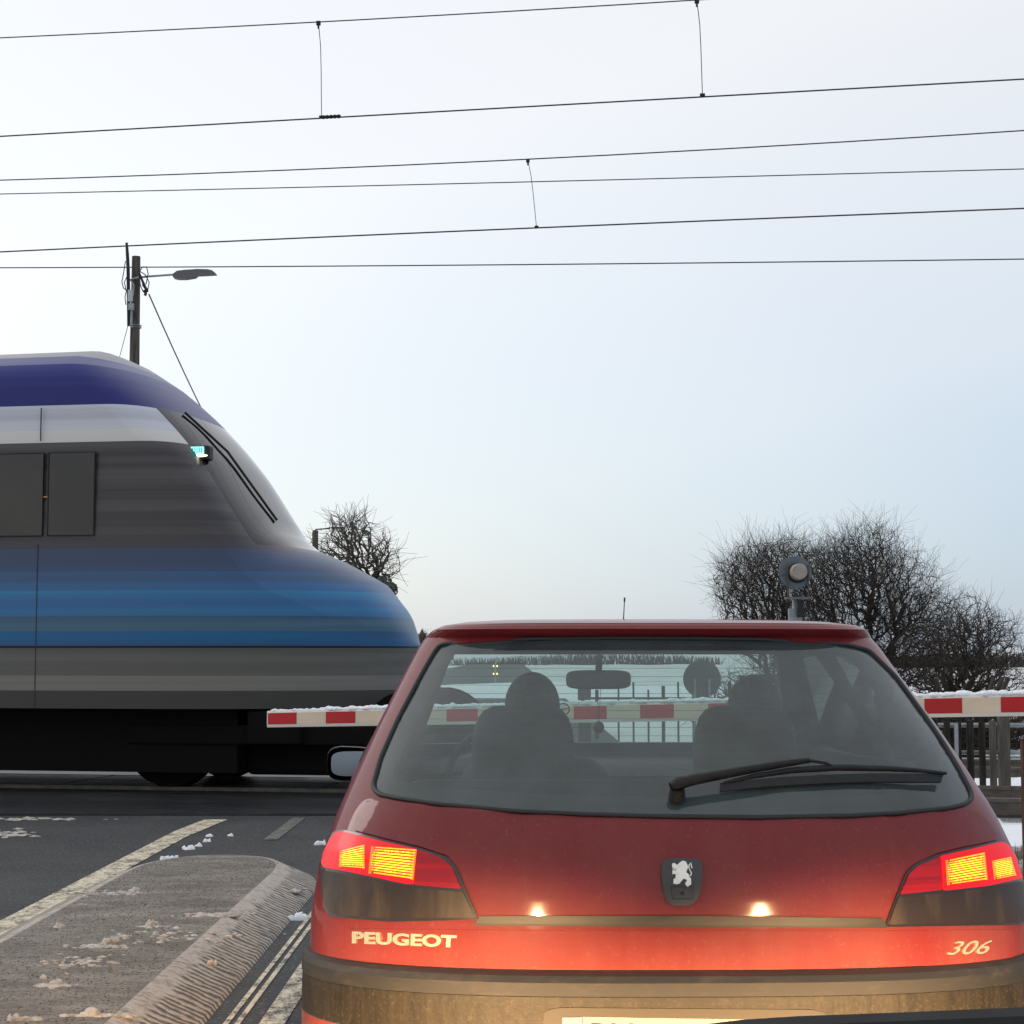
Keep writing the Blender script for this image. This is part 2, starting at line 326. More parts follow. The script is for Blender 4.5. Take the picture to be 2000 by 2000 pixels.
# lumps of snow on the road and island
def snow_lump(cx, cy, z, r, seed, flat=0.45, m='snow'):
    rnd = random.Random(seed); bm = bmesh.new()
    for k in range(rnd.randint(3, 6)):
        mt = Matrix.Translation((rnd.gauss(0, r * .6), rnd.gauss(0, r * .35), 0)) @ Matrix.Diagonal((rnd.uniform(.4, 1) * r, rnd.uniform(.3, .7) * r, rnd.uniform(.5, 1) * r * flat, 1))
        g = bmesh.ops.create_icosphere(bm, subdivisions=2, radius=1)
        for v in g['verts']: v.co = mt @ (v.co * (1 + rnd.uniform(-.25, .25)))
    me = bpy.data.meshes.new('snow_lump'); bm.to_mesh(me); bm.free()
    o = link_mesh('snow_lump', me, M[m], None, True, 80); o.location = (cx, cy, z); return o
LUMPS = [  # px, py, radius, words
    (372, 1659, .05, 'tall white snow lump beside the centre line, biggest of the cluster'),
    (386, 1653, .04, 'rounded snow lump touching the tall one beside the centre line'),
    (402, 1644, .035, 'small snow lump just past the cluster by the centre line'),
    (408, 1634, .03, 'flat crumb of snow on the asphalt past the island nose'),
    (448, 1633, .04, 'double crumb of snow furthest right on the asphalt before the crossing'),
    (322, 1680, .04, 'snow scrap between centre line and island nose'),
    (337, 1676, .03, 'tiny snow scrap on the asphalt left of the island nose'),
    (628, 1650, .05, 'thin snow patch on the asphalt near the car'),
    (255, 1709, .05, 'snow lump on the left shoulder of the island kerb'),
    (262, 1741, .05, 'snow scrap on the island paving near its left kerb'),
    (250, 1730, .04, 'snow lump lying on the left kerb, half way'),
    (165, 1775, .055, 'larger snow lump on the left island kerb'),
    (180, 1770, .035, 'small snow lump right beside the larger one on the left kerb'),
    (82, 1803, .06, 'snow heap on the left kerb nearest the photo edge'),
    (122, 1812, .06, 'flat snow piece on the island inside the left kerb'),
    (198, 1848, .09, 'frayed snow patch in the middle of the island'),
    (215, 1840, .06, 'snow shred beside the frayed patch in the middle of the island'),
    (425, 1787, .09, 'long streak of snow on the island along the ribbed kerb'),
    (400, 1790, .08, 'paler end of the long snow streak on the island'),
    (296, 1809, .06, 'small snow smear at the centre of the island nose'),
    (106, 1924, .05, 'snow clump low on the island near the bottom left'),
    (80, 1912, .035, 'snow crumb above the low clump near the bottom left'),
    (190, 1982, .07, 'snow line at the bottom edge of the island'),
    (30, 1993, .05, 'snow piece in the bottom left corner of the island'),
    (413, 1881, .03, 'snow crumb lying on the ribbed kerb'),
    (590, 1797, .06, 'snow scrap on the asphalt between ribbed kerb and car'),
]
for i, (x, y, r, lab) in enumerate(LUMPS):
    on_i = i >= 8 and i != 25
    z = 0.105 if on_i else 0.0
    if i in (8, 10, 11, 12, 13, 24): z = 0.085
    p = ground(x, y, z)
    r *= .42 if on_i else .6; o = snow_lump(p.x, p.y, z, r, 100 + i, 0.35 if on_i and r > .032 else 1.1, 'old_snow' if on_i else 'snow')
    tag(o, lab, 'snow lump', 'lumps of snow on road and island')
def streak(cx, cy, rx, ry, seed, z0=0.0, num=60, lab='thin trodden slush lying on the left lane'):
    rnd = random.Random(seed); bm = bmesh.new()
    for k in range(num):
        r = rnd.uniform(.012, .04); mt = Matrix.Translation((cx + rnd.gauss(0, rx * .45), cy + rnd.gauss(0, ry * .4), z0)) @ Matrix.Diagonal((r * 1.7 * (1 if z0 == 0 else .35), r * 1.2 * (1 if z0 == 0 else .35), r * .35 * (1 if z0 == 0 else .6), 1))
        g = bmesh.ops.create_icosphere(bm, subdivisions=1, radius=1)
        for v in g['verts']: v.co = mt @ (v.co * (1 + rnd.uniform(-.3, .3)))
    me = bpy.data.meshes.new('slush_patch'); bm.to_mesh(me); bm.free(); o = link_mesh('slush_patch', me, M['old_snow'], None, True, 80); o['kind'] = 'stuff'; o['label'] = lab
for (x_, y_, rx_, ry_, n_) in ((198, 1850, .12, .05, 60), (425, 1787, .13, .06, 90), (296, 1810, .06, .03, 40), (106, 1925, .06, .05, 60), (210, 1745, .22, .10, 70), (60, 1990, .06, .03, 30), (190, 1984, .12, .02, 60), (560, 1720, .10, .10, 30), (330, 1830, .3, .3, 60), (150, 1880, .2, .25, 50)):
    q_ = ground(x_, y_, .105); streak(q_.x, q_.y, rx_, ry_, int(x_), .105 if q_.x < -1.32 else .05, n_, 'thin scattered slush and salt crumbs on the traffic island')
streak(-3.75, 13.1, .5, .5, 3); streak(-4.1, 14.3, .7, .12, 4)
def grit(name, n, xr, yr, z, m, seed):
    rnd = random.Random(seed); mb = MB()
    for _ in range(n):
        x, y, r = rnd.uniform(*xr), rnd.uniform(*yr), rnd.uniform(.001, .0035)
        mb.add([(x - r, y - r, z), (x + r, y - r, z), (x, y + r, z), (x, y, z + r * 1.2)], [(0, 1, 3), (1, 2, 3), (2, 0, 3)])
    o = mb.build(name, m); o['kind'] = 'stuff'
grit('grit', 4200, (-2.08, -1.32), (5, 10.6), 0.1055, M['bark'], 5)
grit('grit', 2500, (-2.1, -0.4), (5, 14.4), 0.001, M['island'], 6)
# dead grass on the verge at the right
def grass(x0, x1, y0, y1, n, seed, h=.12):
    rnd = random.Random(seed); mb = MB()
    for _ in range(n):
        x, y = rnd.uniform(x0, x1), rnd.uniform(y0, y1); a = rnd.uniform(0, 6.28); hh = rnd.uniform(.3, 1) * h; q = rnd.uniform(.2, 1) * hh
        dx, dy = math.cos(a), math.sin(a)
        mb.add([(x - dy * .004, y + dx * .004, -.12), (x + dy * .004, y - dx * .004, -.12), (x + dx * q, y + dy * q, -.12 + hh)], [(0, 1, 2)])
    o = mb.build('grass', mat('dead_grass', (0.16, 0.12, 0.06), 0.9, var=(0.06, 0.05, 0.03), vscale=4), fix=False); o['kind'] = 'stuff'; return o
grass(2.2, 4.5, 9.2, 12.9, 5000, 4); grass(2.4, 9, 19.2, 22, 2500, 5, .2)

# ================================================================== RED CAR
CAR_O = Vector((0.369, 3.81, 0)); CAR_A = R(-1.0)     # heading of the car, slightly to the left
car_f = Vector((math.sin(CAR_A), math.cos(CAR_A), 0)); car_r = Vector((math.cos(CAR_A), -math.sin(CAR_A), 0))
car = empty('red_hatchback', CAR_O, -CAR_A, 'dirty dark red hatchback with lit brake lights waiting at the barrier', 'car')
def tbl(pts):
    xs = [p[0] for p in pts]; ys = [p[1] for p in pts]
    return lambda z: float(np.interp(z, xs, ys))
Wr = tbl([(.16, .14), (.25, .09), (.60, .078), (.64, .080), (.72, .083), (.80, .090), (.84, .102), (.88, .128), (.94, .172), (.985, .225), (1.03, .275), (1.10, .36), (1.20, .49), (1.30, .615), (1.325, .64), (1.334, .625), (1.345, .615), (1.356, .63), (1.366, .72), (1.374, .92), (1.379, 1.15)])
Ur = tbl([(.16, .78), (.30, .81), (.60, .825), (.70, .822), (.80, .806), (.904, .774), (1.0, .735), (1.10, .692), (1.20, .646), (1.30, .596), (1.33, .575), (1.345, .556), (1.356, .53), (1.366, .47), (1.374, .38), (1.379, .25)])
Um = tbl([(.16, .80), (.30, .84), (.70, .845), (.80, .84), (.93, .815), (1.0, .785), (1.1, .735), (1.2, .685), (1.3, .63), (1.33, .61), (1.345, .59), (1.356, .56), (1.366, .50), (1.374, .41), (1.379, .28)])
Wf = tbl([(.16, 3.75), (.30, 3.95), (.45, 4.0), (.60, 3.95), (.68, 3.8), (.74, 3.5), (.82, 3.2), (.90, 2.97), (.95, 2.86), (1.3, 2.17), (1.345, 2.05), (1.36, 1.95), (1.374, 1.7), (1.379, 1.45)])
Af = tbl([(.16, .55), (.60, .5), (.80, .45), (.95, .30), (1.3, .2), (1.379, .1)])
Ar = tbl([(.16, .34), (.60, .33), (.95, .33), (1.2, .30), (1.33, .26), (1.36, .2), (1.379, .1)])
PE = 3.0
def se_(s): return 1 - math.sqrt(max(0.0, 1 - min(1, abs(s)) ** PE))
def surf(u, z): return Wr(z) + Ar(z) * se_(min(abs(u) / Ur(z), 0.9999))
def cpx(px, py, off=0.0, fn=surf):
    r = ray(px, py); o = Vector((0, 0, CZ)) - CAR_O
    ou, ow, oz = o.dot(car_r), o.dot(car_f), CZ
    ru, rw, rz = r.dot(car_r), r.dot(car_f), r.z
    wv = 0.3
    for _ in range(60):
        t = (wv - ow) / rw; u, z = ou + ru * t, oz + rz * t
        wv = wv * 0.5 + fn(u, z) * 0.5
    t = (wv - ow) / rw; u, z = ou + ru * t, oz + rz * t
    if off:
        e = 0.004
        du = (fn(u + e, z) - fn(u - e, z)) / (2 * e); dz = (fn(u, z + 0.01) - fn(u, z - 0.01)) / 0.02
        nrm = Vector((du, -1, dz)).normalized()
        return Vector((u, wv, z)) + nrm * off
    return Vector((u, wv, z))
def patch(name, poly, off, thick, m, parent, step=14, smooth=True, fn=surf, cpf=None, sharp=40):
    """polygon in photo pixels laid on the car's rear surface as a thin solid panel"""
    cpf = cpf or (lambda x, y, o: cpx(x, y, o, fn))
    bm = bmesh.new(); vs = [bm.verts.new((p[0], p[1], 0)) for p in poly]; bm.faces.new(vs)
    bmesh.ops.triangulate(bm, faces=bm.faces[:])
    xs = [p[0] for p in poly]; ys = [p[1] for p in poly]
    for ax, lo, hi in ((0, min(xs), max(xs)), (1, min(ys), max(ys))):
        k = int((hi - lo) / step)
        for i in range(1, k + 1):
            c = lo + (hi - lo) * i / (k + 1)
            co = (c, 0, 0) if ax == 0 else (0, c, 0); no = (1, 0, 0) if ax == 0 else (0, 1, 0)
            bmesh.ops.bisect_plane(bm, geom=bm.verts[:] + bm.edges[:] + bm.faces[:], plane_co=co, plane_no=no)
    bmesh.ops.remove_doubles(bm, verts=bm.verts[:], dist=0.02)
    bm.normal_update()
    for f in bm.faces:
        if f.normal.z > 0: f.normal_flip()
    be = [e_ for e_ in bm.edges if len(e_.link_faces) == 1]
    flat = {v: (v.co.x, v.co.y) for v in bm.verts}
    r = bmesh.ops.extrude_edge_only(bm, edges=be)
    nv = [g for g in r['geom'] if isinstance(g, bmesh.types.BMVert)]
    back = {v: (v.co.x, v.co.y) for v in nv}
    for v, (x, y) in flat.items(): v.co = cpf(x, y, off)
    for v, (x, y) in back.items(): v.co = cpf(x, y, off - thick)
    bm.normal_update()
    bmesh.ops.recalc_face_normals(bm, faces=bm.faces[:])
    me = bpy.data.meshes.new(name); bm.to_mesh(me); bm.free()
    # front faces must look out of the car (towards -w)
    o = link_mesh(name, me, m, parent, smooth, sharp); return o
def rnd_poly(poly, r=8, n=4):
    """round the corners of a pixel polygon"""
    outp = []; K = len(poly)
    for i in range(K):
        a, b, c = Vector(poly[i - 1]), Vector(poly[i]), Vector(poly[(i + 1) % K])
        d1, d2 = (a - b), (c - b); rr = min(r, d1.length * .45, d2.length * .45)
        p1, p2 = b + d1.normalized() * rr, b + d2.normalized() * rr
        for k in range(n + 1):
            t = k / n; outp.append(tuple(p1 * (1 - t) ** 2 + b * 2 * t * (1 - t) + p2 * t * t))
    return outp
# ---- car materials
def paint_mat():
    m = bpy.data.materials.new('dirty_red_paint'); m.use_nodes = True; t = m.node_tree; b = t.nodes['Principled BSDF']
    n = t.nodes.new; l = t.links.new; co = n('ShaderNodeTexCoord')
    nn = n('ShaderNodeTexNoise'); nn.inputs['Scale'].default_value = 3.5; nn.inputs['Detail'].default_value = 9; nn.inputs['Roughness'].default_value = 0.7
    mp = n('ShaderNodeMapping'); mp.inputs['Scale'].default_value = (1.5, 1, 0.5); l(co.outputs['Object'], mp.inputs[0]); l(mp.outputs[0], nn.inputs['Vector'])
    se = n('ShaderNodeSeparateXYZ'); l(co.outputs['Object'], se.inputs[0])
    dirt = n('ShaderNodeMapRange'); dirt.inputs[1].default_value = 0.95; dirt.inputs[2].default_value = 0.4; dirt.inputs[3].default_value = 0.0; dirt.inputs[4].default_value = 0.42
    l(se.outputs[2], dirt.inputs[0])
    mm = n('ShaderNodeMath'); mm.operation = 'MULTIPLY_ADD'; mm.inputs[1].default_value = 0.35; mm.inputs[2].default_value = -0.06; l(nn.outputs[0], mm.inputs[0])
    ad = n('ShaderNodeMath'); ad.operation = 'ADD'; ad.use_clamp = True; l(mm.outputs[0], ad.inputs[0]); l(dirt.outputs[0], ad.inputs[1])
    n2 = n('ShaderNodeMath'); n2.operation = 'MULTIPLY'; l(ad.outputs[0], n2.inputs[0]); l(nn.outputs[0], n2.inputs[1])
    mx_ = n('ShaderNodeMix'); mx_.data_type = 'RGBA'; mx_.inputs[6].default_value = (0.15, 0.004, 0.009, 1); mx_.inputs[7].default_value = (0.26, 0.13, 0.095, 1)
    l(n2.outputs[0], mx_.inputs[0]); l(mx_.outputs[2], b.inputs['Base Color'])
    fl = n('ShaderNodeTexNoise'); fl.inputs['Scale'].default_value = 110; fl.inputs['Detail'].default_value = 4; l(co.outputs['Object'], fl.inputs['Vector'])
    fr_ = n('ShaderNodeValToRGB'); fr_.color_ramp.elements[0].position = .60; fr_.color_ramp.elements[0].color = (0, 0, 0, 1); fr_.color_ramp.elements[1].position = .80; fr_.color_ramp.elements[1].color = (.3, .3, .3, 1); l(fl.outputs[0], fr_.inputs[0])
    mf = n('ShaderNodeMix'); mf.data_type = 'RGBA'; l(fr_.outputs[0], mf.inputs[0]); l(mx_.outputs[2], mf.inputs[6]); mf.inputs[7].default_value = (0.24, 0.12, 0.09, 1); l(mf.outputs[2], b.inputs['Base Color'])
    b.inputs['Metallic'].default_value = 0.0
    rr = n('ShaderNodeMapRange'); rr.inputs[3].default_value = 0.5; rr.inputs[4].default_value = 0.65; l(n2.outputs[0], rr.inputs[0]); l(rr.outputs[0], b.inputs['Roughness'])
    b.inputs['Specular IOR Level'].default_value = 0.12; b.inputs['Coat Weight'].default_value = 0.5; cr_ = n('ShaderNodeMapRange'); cr_.inputs[3].default_value = 0.04; cr_.inputs[4].default_value = 0.16
    l(n2.outputs[0], cr_.inputs[0]); l(cr_.outputs[0], b.inputs['Coat Roughness'])
    return m
PAINT = paint_mat()
LINING = mat('grey_lining', (0.05, 0.055, 0.06), 0.9)
def bumper_mat():
    m = mat('salt_stained_bumper', (0.009, 0.008, 0.006), 0.6, var=(0.028, 0.023, 0.016), vscale=9, stretch=(5, 1, 0.35), vrough=0.85, vr=(0.40, 0.75), bump=0.15, bscale=50, speck=(140, .35, (.06, .048, .034)), spec=.3)
    return m
BUMPER = bumper_mat()
BUMPER_TOP = mat('dark_bumper_strip', (0.009, 0.010, 0.012), 0.7, var=(0.030, 0.027, 0.024), vscale=11, vrough=0.8, stretch=(1, 1, 3), vr=(0.5, 0.75))
GLASSM = None
def glass_mat(name, tint, dust, dustcol=(0.35, 0.38, 0.38), refl=1.0, rough=0.03):
    m = bpy.data.materials.new(name); m.use_nodes = True; t = m.node_tree; t.nodes.clear(); n = t.nodes.new; l = t.links.new
    o = n('ShaderNodeOutputMaterial'); tr = n('ShaderNodeBsdfTransparent'); tr.inputs[0].default_value = (*tint, 1)
    gl = n('ShaderNodeBsdfGlossy'); gl.inputs['Roughness'].default_value = rough; gl.inputs[0].default_value = (refl, refl, refl, 1)
    df = n('ShaderNodeBsdfDiffuse'); df.inputs[0].default_value = (*dustcol, 1)
    fr = n('ShaderNodeFresnel'); fr.inputs[0].default_value = 1.52
    co = n('ShaderNodeTexCoord'); nn = n('ShaderNodeTexNoise'); nn.inputs['Scale'].default_value = 5; nn.inputs['Detail'].default_value = 9; nn.inputs['Roughness'].default_value = .7
    l(co.outputs['Object'], nn.inputs['Vector'])
    mr_ = n('ShaderNodeMapRange'); mr_.inputs[1].default_value = .25; mr_.inputs[2].default_value = .8; mr_.inputs[3].default_value = dust * .5; mr_.inputs[4].default_value = dust * 1.6; l(nn.outputs[0], mr_.inputs[0])
    m1 = n('ShaderNodeMixShader'); l(mr_.outputs[0], m1.inputs[0]); l(tr.outputs[0], m1.inputs[1]); l(df.outputs[0], m1.inputs[2])
    m2 = n('ShaderNodeMixShader'); l(fr.outputs[0], m2.inputs[0]); l(m1.outputs[0], m2.inputs[1]); l(gl.outputs[0], m2.inputs[2]); l(m2.outputs[0], o.inputs[0])
    return m
GLASSM = glass_mat('tinted_dusty_glass', (0.72, 0.85, 0.82), 0.11, (0.33, 0.43, 0.44), rough=.015)
GLASS2 = glass_mat('side_glass', (0.72, 0.84, 0.81), 0.05)
# ---- shell
def side_u(w_, z):
    w0 = Wr(z) + Ar(z); w1 = Wf(z) - Af(z)
    t = min(1, max(0, (w_ - w0) / 1.3)); t = t * t * (3 - 2 * t)
    u = Ur(z) + (Um(z) - Ur(z)) * t
    t2 = min(1, max(0, (w_ - (w1 - 1.0)) / 1.0)); return u - 0.05 * t2 * t2
def plan(z):
    pts = []
    S = [0, .12, .25, .37, .48, .58, .67, .75, .81, .86, .90, .93, .955, .975, .99, .998, 1.0]
    for s in S: pts.append((s * Ur(z), Wr(z) + Ar(z) * se_(s)))
    w0 = Wr(z) + Ar(z); w1 = Wf(z) - Af(z)
    for i in range(1, 17):
        w_ = w0 + (w1 - w0) * i / 16; pts.append((side_u(w_, z), w_))
    uf = pts[-1][0]
    for s in S[::-1][1:]: pts.append((s * uf, Wf(z) - Af(z) * se_(s)))
    right = pts; left = [(-u, w_) for u, w_ in pts[1:-1]][::-1]
    return right + left
LV = sorted(set([round(x, 4) for x in list(np.arange(.16, 1.32, .02)) + [.60, .615, .62, .985, .9, 1.325, 1.334, 1.34, 1.345, 1.351, 1.356, 1.361, 1.366, 1.370, 1.374, 1.379]]))
def shell():
    v = []; f = []
    for z in LV: v += [(u, w_, z) for u, w_ in plan(z)]
    K = len(plan(1.0))
    for i in range(len(LV) - 1):
        for j in range(K): f.append((i * K + j, i * K + (j + 1) % K, (i + 1) * K + (j + 1) % K, (i + 1) * K + j))
    top = (len(LV) - 1) * K; v.append((0, 1.3, 1.381)); c = len(v) - 1
    for j in range(K): f.append((top + j, top + (j + 1) % K, c))
    mb = MB(); mb.add(v, f); me = mb.mesh('body')
    o = link_mesh('body', me, [PAINT, LINING], car)
    so_ = o.modifiers.new('s', 'SOLIDIFY'); so_.thickness = 0.028; so_.offset = -1; so_.material_offset = 1; so_.material_offset_rim = 0
    return o
body = shell()
GLASS_POLY = [(861.5, 1258), (1041, 1248), (1200, 1246.5), (1350, 1247), (1484, 1249), (1653, 1259), (1697, 1270), (1750, 1322), (1804, 1395), (1845, 1455), (1875, 1505), (1896, 1545), (1899, 1560), (1885, 1571), (1850, 1579), (1754, 1589), (1654, 1594), (1480, 1597), (1300, 1595), (1150, 1591), (1010, 1585), (855, 1571), (780, 1560), (740, 1552), (730, 1540), (729, 1530), (743, 1480), (778, 1402), (824, 1315), (850, 1270)]
cutters = []
def cutter(v, f):
    mb = MB(); mb.add(v, f); me = mb.mesh('cutter'); me.materials.append(LINING); o = bpy.data.objects.new('cutter', me); C.objects.link(o); o.parent = car
    md = body.modifiers.new('c', 'BOOLEAN'); md.operation = 'DIFFERENCE'; md.solver = 'EXACT'; md.object = o; md.material_mode = 'TRANSFER'; cutters.append(o)
def prismf(n): return [tuple(range(n)), tuple(range(n, 2 * n))] + [(i, (i + 1) % n, n + (i + 1) % n, n + i) for i in range(n)]
gp = [cpx(x, y) for x, y in rnd_poly(GLASS_POLY, 10, 2)]
cutter([(p.x, -.3, p.z) for p in gp] + [(p.x * .995, 1.05, p.z) for p in gp], prismf(len(gp)))
WS = [(-.66, .965), (.66, .965), (.535, 1.283), (-.535, 1.283)]
cutter([(u, 3.4 - (z - .96) * 1.9, z) for u, z in WS] + [(u * .98, 2.35 - (z - .96) * 1.35, z) for u, z in WS], prismf(4))
SWIN = [[(.98, .985), (1.55, .965), (1.55, 1.285), (1.15, 1.27)], [(1.64, .962), (2.56, .955), (2.02, 1.265), (1.64, 1.285)]]
for sg in (-1, 1):
    for poly in SWIN:
        pr = rnd_poly(poly, .04, 3)
        cutter([(sg * .40, a, b) for a, b in pr] + [(sg * 1.1, a, b) for a, b in pr], prismf(len(pr)))
    for wc in (0.78, 3.25):
        n = 28
        cutter([(sg * .60, wc + .34 * math.cos(2 * math.pi * i / n), .30 + .34 * math.sin(2 * math.pi * i / n)) for i in range(n)] + [(sg * 1.1, wc + .34 * math.cos(2 * math.pi * i / n), .30 + .34 * math.sin(2 * math.pi * i / n)) for i in range(n)], prismf(n))
bpy.context.view_layer.update()
dg = bpy.context.evaluated_depsgraph_get()
me2 = bpy.data.meshes.new_from_object(body.evaluated_get(dg), depsgraph=dg)
body.modifiers.clear(); body.data = me2
me2.polygons.foreach_set('use_smooth', [True] * len(me2.polygons)); me2.set_sharp_from_angle(angle=R(32))
for c in cutters: bpy.data.objects.remove(c)
# ---- rear glass, seal, frit, heater lines
def glass_fn(u, z): return surf(u, z)
gpoly = rnd_poly(GLASS_POLY, 10, 2)
gl = patch('rear_window', gpoly, -0.002, 0.004, GLASSM, car, 22)
mb = MB(); mb.tube([cpx(x, y, 0.0) for x, y in gpoly], 0.0062, 6, close=True); mb.build('window_seal', M['rubber'], gl, smooth=True, sharp=80)
def inset_poly(poly, dl, dt, db):
    cx, cy = 1300, 1420; outp = []
    for x, y in poly:
        fx = (x - cx) / 600.0; fy = (y - cy) / 170.0
        nx_ = x - dl * max(-1, min(1, fx * 1.25)); ny_ = y + (dt if fy < -0.4 else 0) * min(1, abs(fy)) - (db if fy > 0.4 else 0) * min(1, abs(fy))
        outp.append((nx_, ny_))
    return outp
def ring_patch(name, A, B, off, m, parent):
    mb = MB(); K = len(A); S = 4
    v = []
    for q in range(S + 1):
        t = q / S; v += [cpx(a[0] * (1 - t) + b[0] * t, a[1] * (1 - t) + b[1] * t, off) for a, b in zip(A, B)]
    mb.add(v, [(q * K + i, q * K + (i + 1) % K, (q + 1) * K + (i + 1) % K, (q + 1) * K + i) for q in range(S) for i in range(K)])
    return mb.build(name, m, parent, smooth=True, sharp=80)
frit_in = inset_poly(gpoly, 34, 9, 42)
ring_patch('black_border', gpoly, frit_in, -0.008, mat('frit', (0.02, 0.021, 0.024), 0.4), gl)
mb = MB()
for k in range(15):
    y = 1300 + k * 16.5
    xl = float(np.interp(y, [1258, 1315, 1402, 1480, 1540], [893, 862, 812, 782, 765])); xr = float(np.interp(y, [1270, 1377, 1485, 1549], [1660, 1760, 1830, 1862]))
    pts = [cpx(xl + (xr - xl) * i / 24, y, -0.008) for i in range(25)]
    mb.tube(pts, 0.0006, 4)
mb.build('heater_lines', mat('heater_line', (0.05, 0.03, 0.02), 0.5), gl)
# ---- tailgate panels
TG = [(735, 1566), (790, 1575), (855, 1583), (1010, 1597), (1150, 1603), (1300, 1607), (1480, 1609), (1654, 1606), (1754, 1601), (1850, 1592), (1893, 1584), (1915, 1592), (1940, 1625), (1950, 1641), (1870, 1657), (1828, 1668), (1783, 1687), (1765, 1702), (1750, 1730), (1722, 1788), (1330, 1785), (940, 1786), (898, 1696), (876, 1673), (823, 1655), (760, 1640), (690, 1622), (700, 1590), (718, 1566)]
tgo = patch('tailgate', rnd_poly(TG, 5, 2), 0.004, 0.006, PAINT, car, 26)
LP = [(677, 1813), (900, 1816), (1330, 1818), (1725, 1818), (1977, 1815), (1976, 1884), (1725, 1887), (1330, 1887), (900, 1881), (700, 1874), (679, 1870)]
lower = patch('tailgate_lower_panel', rnd_poly(LP, 3, 2), 0.004, 0.006, PAINT, car, 26)
patch('trim_strip', [(937, 1789), (1330, 1788), (1724, 1793), (1728, 1808), (1330, 1806), (930, 1803)], 0.007, 0.02, mat('trim_strip', (0.022, 0.020, 0.016), 0.5, var=(0.009, 0.008, 0.007), vscale=14, stretch=(1, 1, 4)), car, 20)
patch('shut_gap', [(928, 1801), (1330, 1804), (1730, 1806), (1730, 1812), (1330, 1810), (925, 1807)], 0.006, 0.01, M['rubber'], car, 30)
# ---- tail lights
LENS_R = mat('red_lens', (0.32, 0.003, 0.006), 0.35, coat=.1, spec=.25, emit=(1.0, 0.008, 0.02), es=0.62)
LENS_D = mat('dim_red_lens', (0.26, 0.004, 0.010), 0.35, coat=.1, spec=.25, emit=(1.0, 0.02, 0.04), es=0.16, var=(0.12, 0.005, 0.01), vscale=1.0, stretch=(1, 1, 60), vr=(.45, .55))
def smoke_mat():
    m = mat('smoked_lens', (0.020, 0.014, 0.012), 0.4, coat=0.15, spec=.35, var=(0.10, 0.075, 0.045), vscale=2.2, stretch=(5, 1, 1), vr=(0.5, 0.85)); return m
LENS_S = smoke_mat()
LIT = mat('lit_bulb_ribs', (0.8, 0.5, 0.05), 0.3, emit=(1.0, 0.80, 0.0), es=1.5)
LIT_O = mat('lit_bulb_edge', (0.8, 0.3, 0.03), 0.3, emit=(1.0, 0.42, 0.0), es=1.3)
LIT2 = mat('lit_bulb_glow', (0.8, 0.2, 0.02), 0.3, emit=(1.0, 0.07, 0.01), es=1.0)
M['housing'] = mat('lamp_housing', (0.012, 0.008, 0.008), 0.3, coat=.5)
def ribs(quad, rows, parent, cols=1, seed=0):
    """rows of narrow glowing prisms over a bilinear pixel quad (tl,tr,br,bl)"""
    rnd = random.Random(seed); mb = MB(); mg = MB()
    def q(a, b):
        t = Vector(quad[0]) * (1 - a) + Vector(quad[1]) * a; u = Vector(quad[3]) * (1 - a) + Vector(quad[2]) * a
        return t * (1 - b) + u * b
    for k in range(rows):
        b0, b1 = (k + .15) / rows, (k + .68) / rows
        e0 = 0.10 * abs(2 * (k + .5) / rows - 1) ** 2 + rnd.uniform(0, .03); S = 22
        for i in range(S):
            a0, a1 = e0 + (1 - e0 - rnd.uniform(0, .02)) * i / S, e0 + (1 - e0) * (i + .84) / S
            pts = [cpx(*q(a, b), 0.0125) for a, b in ((a0, b0), (a1, b0), (a1, b1), (a0, b1))]
            am = (a0 + a1) / 2; edge = max(abs(2 * am - 1) ** 2.2, abs(2 * (k + .5) / rows - 1) ** 1.6) + rnd.uniform(-.12, .12)
            mb.add(pts, [(0, 1, 2, 3)], 1 if edge > .62 else 0)
        pts = [cpx(*q(a, b), 0.0118) for a, b in ((-.02, k / rows), (1.02, k / rows), (1.02, (k + .999) / rows), (-.02, (k + .999) / rows))]
        mg.add(pts, [(0, 1, 2, 3)])
    mb.build('glowing_ribs', [LIT, LIT_O], parent, fix=False); mg.build('lamp_glow', LIT2, parent, fix=False)
